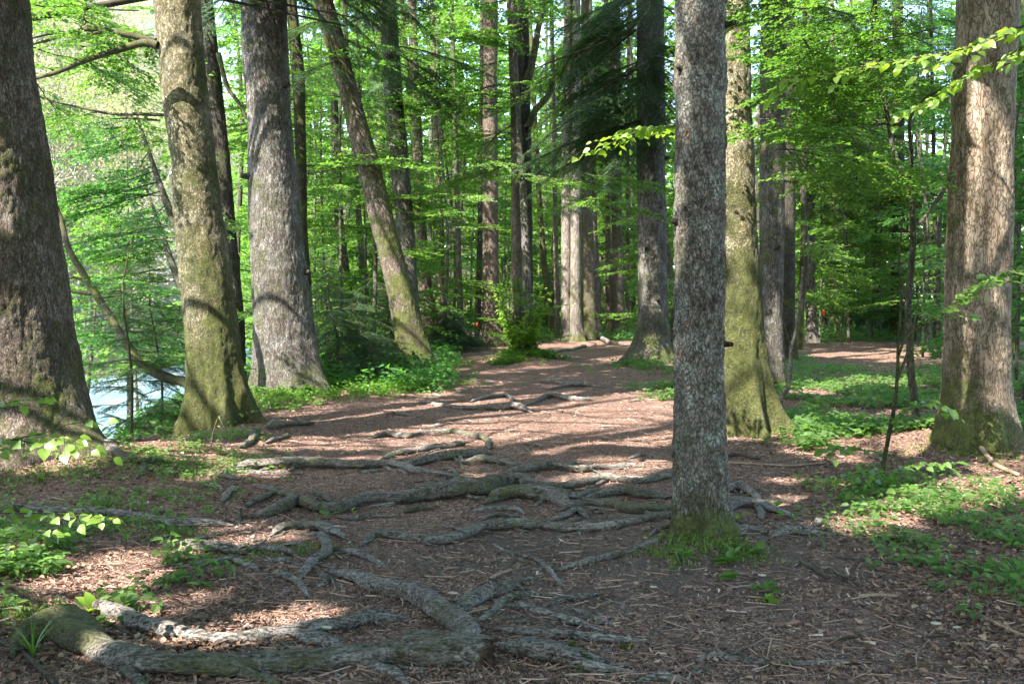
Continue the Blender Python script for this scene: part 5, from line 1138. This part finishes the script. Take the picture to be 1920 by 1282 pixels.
def sprig(t, pts, Ys, r0, leafL, sp=.045, twigs=6, tw=.22, pool=None, name='twig', tmin=0.0, seed=1, mat='twig'):
    """a twig with every leaf an object of its own"""
    r = np.random.default_rng(seed); pool = pool or LEAF
    P = np.array([at(px, py, Y) for (px, py), Y in zip(pts, Ys)]); P, R = smooth_path(P, np.linspace(r0, r0 * .3, len(P)), .03)
    A = Acc(); V, Fc = knobbly(P, R, 6, seed, .15); A.add(V, Fc); lines = [(P, tmin)]
    L = np.linalg.norm(np.diff(P, axis=0), axis=1).sum(); T = unit(np.gradient(P, axis=0))
    for k in range(twigs):
        u = tmin + (1 - tmin) * (k + .5) / twigs; i = int(u * (len(P) - 1)); d = T[i]; side = np.array([-d[1], d[0], 0]) * (1 if k % 2 else -1)
        q = unit((d * .8 + side * .8 + np.array([0, 0, r.uniform(-.25, .15)]))[None])[0]; ln = tw * (1.1 - .6 * u) * r.uniform(.7, 1.2)
        v = np.linspace(0, 1, 6)[:, None]; B = P[i] + q * ln * v + np.array([0, 0, -.12 * ln]) * v ** 2; A.add(*tube(B, np.linspace(.0022, .001, 6), 4)); lines.append((B, 0.05))
    tw_o = obj(name, A.mesh(name, [M[mat]]), t); tw_o.location = tuple(-np.array(t.location))
    for (B, tm) in lines:
        ll = np.linalg.norm(np.diff(B, axis=0), axis=1).sum(); n = max(2, int(ll * (1 - tm) / sp)); TT = unit(np.gradient(B, axis=0))
        for k in range(n):
            u = tm + (1 - tm) * (k + 1) / n; i = min(len(B) - 1, int(u * (len(B) - 1))); d = TT[i]; sd = (1 if k % 2 else -1) if k < n - 1 else 0
            side = np.array([-d[1], d[0], 0]) * sd; q = unit((d * .75 + side * 1.0 + np.array([0, 0, r.uniform(-.35, .1)]))[None])[0]
            if gated is None: continue
            up = Vector((r.normal(0, .5), r.normal(-.55, .5), 1)); X = Vector(q).normalized(); Yv = up.cross(X).normalized(); Z = X.cross(Yv)
            Mx = Matrix((X, Yv, Z)).transposed().to_4x4(); s_ = leafL / .07 * r.uniform(.45, 1.2)
            o = bpy.data.objects.new('leaf', pool[r.integers(0, 4)]); C.objects.link(o); o.parent = tw_o
            o.matrix_local = Matrix.Translation(Vector(B[i])) @ Mx @ Matrix.Scale(s_, 4)
    return tw_o

t = thing('beech_twig', 'upper bright beech twig reaching in from the left edge before the massive trunk', 'twig', tuple(at(-10, 845, 4.3)))
sprig(t, [(-60, 850), (20, 825), (70, 832), (120, 822), (172, 845)], [4.3, 4.3, 4.25, 4.2, 4.15], .004, .062, .045, 14, .20, seed=3)
sprig(t, [(-60, 780), (0, 758), (45, 750), (92, 748)], [4.3, 4.3, 4.3, 4.3], .003, .062, .05, 4, .10, seed=5)
sprig(t, [(20, 825), (80, 812), (120, 798), (150, 792), (200, 790)], [4.3, 4.4, 4.4, 4.4, 4.4], .003, .060, .07, 2, .08, seed=6)
t = thing('beech_twig', 'lower bright beech twig hanging over the herbs at the left edge', 'twig', tuple(at(-10, 965, 4.3)))
sprig(t, [(-60, 960), (20, 962), (80, 962), (150, 966), (212, 975)], [4.3, 4.3, 4.3, 4.3, 4.25], .004, .062, .04, 9, .15, seed=7)
sprig(t, [(-60, 1000), (20, 1008), (70, 995), (120, 1000)], [4.3, 4.25, 4.2, 4.2], .003, .058, .045, 6, .14, seed=8)

# saplings on the right, near
def stem(t, pts, Y, r0, r1, mat='bark_gray', name='stem', moss_=.35):
    n = len(pts); Ys = [Y] * n if not isinstance(Y, (list, tuple)) else np.linspace(Y[0], Y[1], n)
    P = np.array([at(px, py, yy) for (px, py), yy in zip(pts, Ys)]); P, R = smooth_path(P, np.linspace(r0, r1, n), .05); V, Fc = knobbly(P, R, 10, int(pts[0][0]), .15)
    return obj(name, mesh(name, V - np.array(t.location), Fc, [M[mat]], None, {'moss': np.full(len(V), moss_)}), t)
tS = thing('beech_sapling', 'taller crooked sapling rising in front of the thick dark back trunk, right side', 'sapling', tuple(onground(1722, 830)))
stem(tS, [(1722, 838), (1716, 760), (1708, 700), (1706, 640), (1703, 560), (1712, 450), (1706, 345), (1682, 305), (1668, 240), (1655, 160), (1645, 60), (1638, -40)], 10.8, .045, .02)
stem(tS, [(1708, 345), (1709, 290), (1706, 225), (1730, 190), (1770, 165), (1850, 130), (1925, 115)], [10.8, 9.6], .022, .008, 'twig')
stem(tS, [(1668, 232), (1620, 222), (1560, 218), (1500, 222), (1420, 224)], 10.7, .012, .005, 'twig')
for px, py, az, s_, tl in [(1668, 232, 190, 1.0, 0), (1660, 190, 160, 1.0, 8), (1665, 220, 215, .9, -5), (1650, 130, 200, .9, 5), (1655, 170, 250, .8, -5), (1648, 60, 180, .9, 0), (1680, 300, 200, .8, -5), (1645, 20, 150, .8, 0), (1700, 330, 230, .7, -5), (1655, 150, 20, .7, 0), (1640, -20, 190, 1.0, -10)]:
    put_branch(tS, 'fine', at(px, py, 10.8), D(az), D(tl), R_(-.2, .2), s_, False)
for (px, py, Y_, az, s_, tl) in SAPL: put_branch(tS, 'fine', at(px, py, Y_), D(az), D(tl), R_(-.3, .3), s_, False)
t = thing('beech_sapling', 'sapling whose leafy bough overhangs from the upper right corner', 'sapling', (4.9, 7.6, gh(4.9, 7.6)))
stem(t, [(2165, 1000), (2160, 600), (2140, 250), (2120, -100)], 7.6, .035, .02)
sprig(t, [(2130, -20), (2000, 30), (1900, 55), (1830, 85), (1770, 100), (1700, 112), (1640, 122), (1560, 135), (1480, 150)], np.linspace(7.6, 7.2, 9), .012, .100, .055, 26, .50, LEAF, seed=11, name='branch')
sprig(t, [(2130, 0), (1980, 60), (1880, 110), (1800, 150), (1740, 190), (1690, 215)], np.linspace(7.6, 7.6, 6), .010, .095, .055, 18, .42, LEAF, seed=12, name='branch')
t = thing('beech_sapling', 'slim grey sapling with a fork leaning right before the tan trunk', 'sapling', tuple(onground(1655, 905)))
stem(t, [(1652, 910), (1660, 850), (1677, 760), (1683, 690), (1684, 640), (1690, 560), (1686, 480), (1694, 400)], 8.9, .022, .005, 'bark_dark')
stem(t, [(1684, 668), (1700, 632), (1730, 610), (1773, 585), (1800, 560), (1845, 533), (1915, 506), (1990, 478)], 8.9, .011, .005, 'twig')
stem(t, [(1680, 720), (1700, 665), (1712, 620), (1722, 560)], 8.9, .014, .006, 'twig')
sprig(t, [(1693, 630), (1730, 606), (1773, 582), (1800, 556), (1845, 530), (1915, 503), (1990, 475)], [8.9, 8.85, 8.8, 8.75, 8.7, 8.6, 8.6], .004, .095, .05, 26, .42, LEAFD, seed=13, name='branch', tmin=.1)
sprig(t, [(1672, 800), (1700, 770), (1740, 755), (1780, 770)], [8.9, 8.8, 8.7, 8.7], .004, .100, .060, 9, .26, LEAFD, seed=14, name='branch')
sprig(t, [(1660, 850), (1630, 845), (1590, 838), (1555, 845)], [8.9, 8.8, 8.8, 8.7], .004, .095, .060, 8, .26, LEAFD, seed=15, name='branch')
t = thing('beech_seedling', 'low leafy seedling patch at the dead-leaf edge below the slim sapling', 'seedling', tuple(onground(1650, 930)))
sprig(t, [(1655, 925), (1640, 890), (1615, 885), (1600, 900)], [8.4, 8.3, 8.2, 8.1], .004, .085, .055, 8, .26, LEAFD, seed=16, name='branch')
sprig(t, [(1655, 925), (1690, 880), (1740, 870), (1800, 868)], [8.4, 8.3, 8.2, 8.1], .004, .085, .055, 8, .26, LEAFD, seed=17, name='branch')
sprig(t, [(1655, 930), (1670, 920), (1710, 915), (1750, 925)], [8.4, 8.1, 7.9, 7.8], .004, .085, .055, 8, .26, LEAFD, seed=18, name='branch')
sprig(t, [(1660, 935), (1690, 955), (1720, 965), (1740, 985)], [8.1, 7.9, 7.7, 7.6], .004, .085, .055, 8, .26, LEAFD, seed=19, name='branch')
# bright bough left of the nearest tree
t, info, Y_ = TREES['T20']
bt = t
sprig(bt, [(1278, 235), (1240, 240), (1200, 246), (1160, 262), (1120, 285)], [6.5, 8.2, 8.9, 9.2, 9.4], .010, .080, .05, 26, .5, LEAF, seed=21, name='leafy_bough', tmin=.35)
# mid distance bough in front of the twin trunks
tb = TREES['T12c'][0]
for px, py, az, s_, tl in [(1000, 325, 200, .8, -5), (1010, 330, 330, 1.0, -8), (1005, 340, 20, 1.1, 0), (1000, 330, 280, .8, -8), (1030, 360, 350, 1.0, -15), (985, 585, 250, .5, 30), (985, 610, 190, .55, 15), (985, 600, 300, .55, 15), (990, 590, 340, .5, 20), (980, 635, 220, .5, 15), (985, 640, 310, .5, 15), (985, 645, 170, .5, 20), (990, 650, 10, .5, 20), (975, 560, 270, .4, 40), (985, 625, 265, .55, 10)]:
    put_branch(tb, 'fine', at(px, py, 25.0), D(az), D(tl), R_(-.2, .2), s_ * 1.1, False)
for px, py, az, s_ in [(1070, 370, 340, 1.0), (1120, 330, 0, 1.0), (1150, 370, 200, .9), (1060, 320, 350, 1.0)]:
    put_branch(TREES['T19'][0], 'fine', at(px, py, 21.0), D(az), D(-8), R_(-.2, .2), s_, False)
# crooked lichen stem at the right of the pair
t = thing('dead_sapling', 'crooked lichen-covered dead stem right of the moss-footed pair', 'sapling', tuple(onground(1463, 760)))
stem(t, [(1463, 765), (1464, 745), (1478, 725), (1482, 690), (1484, 650), (1492, 620), (1500, 560), (1505, 500)], 14.5, .045, .015, 'bark_plate', 'stem', .2)
stem(t, [(1481, 700), (1492, 696), (1500, 690)], 14.5, .01, .004, 'bark_plate', 'twig', .1)
stem(t, [(1484, 650), (1468, 600), (1462, 560)], 14.5, .012, .004, 'twig', 'twig', .1)
t = thing('dead_sapling', 'thin broken dead twig standing before the mossy buttress', 'twig', tuple(onground(392, 862)))
stem(t, [(392, 865), (398, 820), (406, 790), (412, 780)], 9.9, .008, .005, 'twig')
stem(t, [(410, 780), (420, 800), (438, 825)], [9.9, 9.7], .005, .003, 'pale_twig', 'twig')
stem(t, [(410, 780), (440, 778), (478, 764)], [9.9, 9.8], .004, .002, 'twig', 'twig')
sprig(t, [(440, 778), (465, 772), (488, 766)], [9.85, 9.8, 9.8], .002, .06, .06, 2, .08, LEAFD, seed=23, name='branch')
t = thing('seedling', 'thin white-stemmed seedling in the herbs of the right clearing', 'seedling', tuple(onground(1495, 785)))
stem(t, [(1493, 786), (1500, 770), (1505, 750), (1505, 730)], 13.2, .007, .004, 'pale_twig')
sprig(t, [(1505, 732), (1500, 722), (1490, 718)], [13.2, 13.1, 13.0], .003, .09, .05, 4, .14, LEAF, seed=24, name='branch')

def plant(lb, px, py, n, L, w, pool, lift, name='herb_plant', seed=1, cat='plant'):
    g = onground(px, py); t = thing(name, lb, cat, tuple(g)); r = np.random.default_rng(seed)
    for k in range(n):
        a = k * 2.4 + r.normal(0, .3); e = r.uniform(*lift); o = obj('leaf', pool[k % len(pool)], t, (r.normal(0, .012), r.normal(0, .012), r.uniform(.01, .04)))
        o.rotation_euler = (r.normal(0, .2), -e, a); s_ = L / .07 * r.uniform(.7, 1.2); o.scale = (s_, s_ * w, s_)
    return t
plant('spiky pale green plant at the right foot of the nearest tree', 1372, 1048, 18, .085, .35, LEAFD, (.2, 1.0), seed=1)
plant('dark leafy plant below the spiky one at the nearest tree', 1362, 1058, 14, .085, .8, LEAFD, (0, .6), seed=2)
plant('spiky pale plant at the left foot of the nearest tree', 1283, 1048, 14, .075, .35, LEAFD, (.2, .9), seed=3)
plant('two-leaved green sprout below the mossy crossing root', 612, 972, 3, .075, 1.4, LEAFD, (.2, .6), seed=4)
plant('tiny sprout right of the two-leaved one', 662, 966, 4, .045, 1, LEAFD, (.2, .6), seed=5)
plant('small five-leaved plant in the dark soil before the nearest tree', 1370, 1090, 7, .07, 1.1, LEAFD, (0, .4), seed=6)
plant('bright leaf rosette farther down in the dark soil', 1435, 1110, 9, .09, .8, LEAFD, (.1, .5), seed=7)
plant('short sprout lowest in the dark soil', 1440, 1132, 7, .08, .7, LEAF, (.1, .7), seed=8)
plant('green plant right of the nearest tree foot', 1415, 1040, 9, .08, .9, LEAFD, (.1, .6), seed=9)
plant('yellow-green sprout between the roots right of the nearest tree', 1378, 978, 6, .08, 1.2, LEAF, (.3, 1.0), seed=10)
plant('leafy sprout on the hooped root', 1455, 955, 5, .08, .9, LEAFD, (.2, .8), seed=11)
plant('dark herb on the upper root at the lower left', 240, 1145, 9, .06, 1.2, LEAFD, (0, .5), seed=12)
plant('pointed seedling leaves above the upper root', 170, 1150, 6, .11, .8, LEAF, (.2, .9), seed=13)
def blades(lb, px, py, n, L, seed):
    g = onground(px, py); t = thing('grass_tuft', lb, 'grass', tuple(g)); r = np.random.default_rng(seed)
    for k in range(n):
        a = r.uniform(0, 6.28); s = np.linspace(0, 1, 6); ln = L * r.uniform(.6, 1.1); P = np.stack([np.cos(a) * s ** 1.8 * ln * .6, np.sin(a) * s ** 1.8 * ln * .6, s * ln * (1 - .25 * s)], 1)
        w = .004 * (1 - s) + .0005; q = np.array([-np.sin(a), np.cos(a), 0]); V = np.stack([P - q * w[:, None], P + q * w[:, None]], 1).reshape(-1, 3)
        obj('blade', mesh('blade', V, gridfaces(6, 2), [M['leaf']]), t)
blades('tuft of long grass blades before the mossy root end', 62, 1240, 16, .26, 1)
blades('short grass tuft beside the left roots', 237, 1020, 14, .16, 2)
blades('small grass tuft in the shade below the massive trunk', 78, 910, 14, .15, 3)
blades('grass tuft at the left herbs', 205, 955, 12, .14, 4)

# ------------------------------------------------------------------ sticks and other small things
wood = N('stick_wood'); c_ = wood.coord(); nn = wood.noise(c_, 60, 5); wood.bsdf(wood.ramp(nn, [(.3, (.16, .10, .07)), (.7, (.34, .24, .17))]), .8, wood.bump(nn, .6, .004)); M['wood'] = wood.m
pale = N('pale_chip'); pale.bsdf(pale.ramp(pale.noise(pale.coord(), 50, 4), [(.3, (.35, .28, .21)), (.7, (.58, .49, .38))]), .8); M['palewood'] = pale.m
for lb, pts, rp, mt in [('flat orange-brown split stick in the bare ground, lower right', [(1608, 1122), (1640, 1120), (1688, 1123)], 4, 'wood'), ('long pale stick entering from the lower right edge', [(1858, 1168), (1890, 1185), (1935, 1202)], 4, 'wood'),
                    ('grey twig lying straight in the lower right', [(1555, 1206), (1585, 1200), (1620, 1197)], 2.5, 'twig'), ('dark twig near the right edge of the bare ground', [(1732, 1198), (1760, 1196), (1785, 1193)], 3, 'twig'),
                    ('dark stick pointing at the nearest tree', [(1500, 1057), (1525, 1070), (1555, 1090)], 4, 'twig'), ('dark stick right of the first one, slanted', [(1560, 1073), (1580, 1083), (1602, 1093)], 3.5, 'twig'), ('long dark branch on the leaves at the right', [(1560, 1045), (1600, 1052), (1660, 1058), (1700, 1060)], 3.5, 'twig'),
                    ('thin branch under the right herbs', [(1710, 1047), (1760, 1056), (1830, 1066)], 3, 'twig'), ('short dark log piece at the herb edge', [(1712, 1020), (1745, 1033)], 6, 'twig'), ('dark short stick in the litter left of the log piece', [(1665, 1012), (1705, 1020)], 4, 'twig'),
                    ('long pale branch leaning at the foot of the tan trunk', [(1825, 862), (1860, 878), (1912, 896)], 4.5, 'wood'), ('thin light branch on the ground behind the nearest tree', [(1362, 870), (1420, 873), (1480, 876), (1548, 870)], 2.5, 'wood'), ('crooked dark branch above it behind the nearest tree', [(1358, 860), (1385, 856), (1425, 864)], 4, 'twig'),
                    ('small brown stick by the foreground knot', [(918, 1090), (938, 1080), (960, 1072)], 4, 'wood'), ('stick crossing in front of the mossy root end', [(0, 1207), (50, 1235), (105, 1290)], 5, 'twig'), ('thin stick between upper root and mossy root', [(185, 1163), (215, 1178), (250, 1197)], 3, 'twig'),
                    ('fine stick on the chips above the upper root', [(362, 1162), (385, 1164), (408, 1167)], 3, 'twig'), ('dark stub in the shade, lower middle', [(1352, 1168), (1372, 1160)], 4, 'twig'), ('pale splinter in the bottom litter', [(1272, 1217), (1310, 1222)], 2, 'wood'), ('upright dead stub in the sunny path', [(948, 742), (964, 755)], 4, 'root')]:
    P = [];
    for p_ in pts:
        g = onground(*p_); g[2] += rp / F * g[1] * .9 + .006; P.append(g)
    r_ = rp / F * P[0][1]; P, R = smooth_path(np.array(P), np.full(len(P), r_), .03); R[-1] *= .4; R[0] *= .5
    t = np.array(P[0]); V, Fc = knobbly(P, R, 8, int(pts[0][0]), .2, .8); o = obj('stick', mesh('stick', V - t, Fc, [M[mt]], None, {'moss': np.zeros(len(V))}), None, tuple(t)); tag(o, lb, 'stick')
for lb, px, py, s_ in [('white wood chip in the lower right litter', 1755, 1174, .035), ('pale square chip near the bottom edge', 1633, 1211, .03), ('pale chip beside the foreground knot', 849, 1117, .032), ('light flake on the upper root', 614, 1196, .028), ('pale chip left of the dark soil', 1225, 1105, .02), ('tan chip in the middle of the dark soil', 1428, 1083, .028), ('narrow white chip near the right litter', 1795, 1182, .028)]:
    g = onground(px, py); r = np.random.default_rng(int(px)); n = 7; a = np.arange(n) * 2 * PI / n; V = np.stack([np.cos(a) * s_ * r.uniform(.7, 1.1, n), np.sin(a) * s_ * .45 * r.uniform(.7, 1.1, n), 0 * a], 1); V = np.vstack([V, V + [0, 0, .006]])
    side = np.array([[i, (i + 1) % n, n + (i + 1) % n, n + i] for i in range(n)]); topf = np.array([[n + i for i in range(n)]])
    o = obj('wood_chip', mesh('wood_chip', V, [side, topf], [M['palewood']], None, None, False), None, (g[0], g[1], g[2] + (.05 if 'root' in lb else .014))); o.rotation_euler = (.15, .1, r.uniform(-.4, .4)); tag(o, lb, 'wood chip')
red = N('red_paint'); red.bsdf((.75, .05, .02), .5); M['red'] = red.m
for lb, px, py, Y, s_ in [('small red ribbon hanging on a thin stem left of the reddish trunk', 894, 608, 33, .07), ('orange-red ribbon tied far back in the right clearing', 1545, 588, 44, .16)]:
    p = at(px, py, Y); V = []
    for k in range(6): V += [(-s_ * .4 + .02 * k % .04, .02 * math.sin(k), s_ * (1 - k * .4)), (s_ * .4, .03 * math.cos(k), s_ * (1 - k * .4))]
    me = mesh('ribbon', np.array(V, float), gridfaces(6, 2), [M['red']]); o = obj('ribbon', me, None, tuple(p)); m_ = o.modifiers.new('thick', 'SOLIDIFY'); m_.thickness = .004; tag(o, lb, 'ribbon')
    q = thing('ribbon_sapling', 'thin stem that carries the ' + ('red' if px < 1000 else 'orange-red') + ' ribbon', 'sapling', (p[0], p[1], gh(p[0], p[1]))); zb = gh(p[0], p[1])
    V, Fc = tube(np.array([[0, .03, -.1], [.02, .03, (p[2] - zb) * .6], [0, .03, p[2] - zb + .9]]), np.array([.02, .016, .008]), 6); obj('stem', mesh('stem', V, Fc, [M['twig']], None, {'moss': np.zeros(len(V))}), q)
print('objects', len(bpy.data.objects), 'tris', sum(sum(len(p.vertices) - 2 for p in me.polygons) if len(me.polygons) < 0 else (len(me.loops) - 2 * len(me.polygons)) for me in bpy.data.meshes))
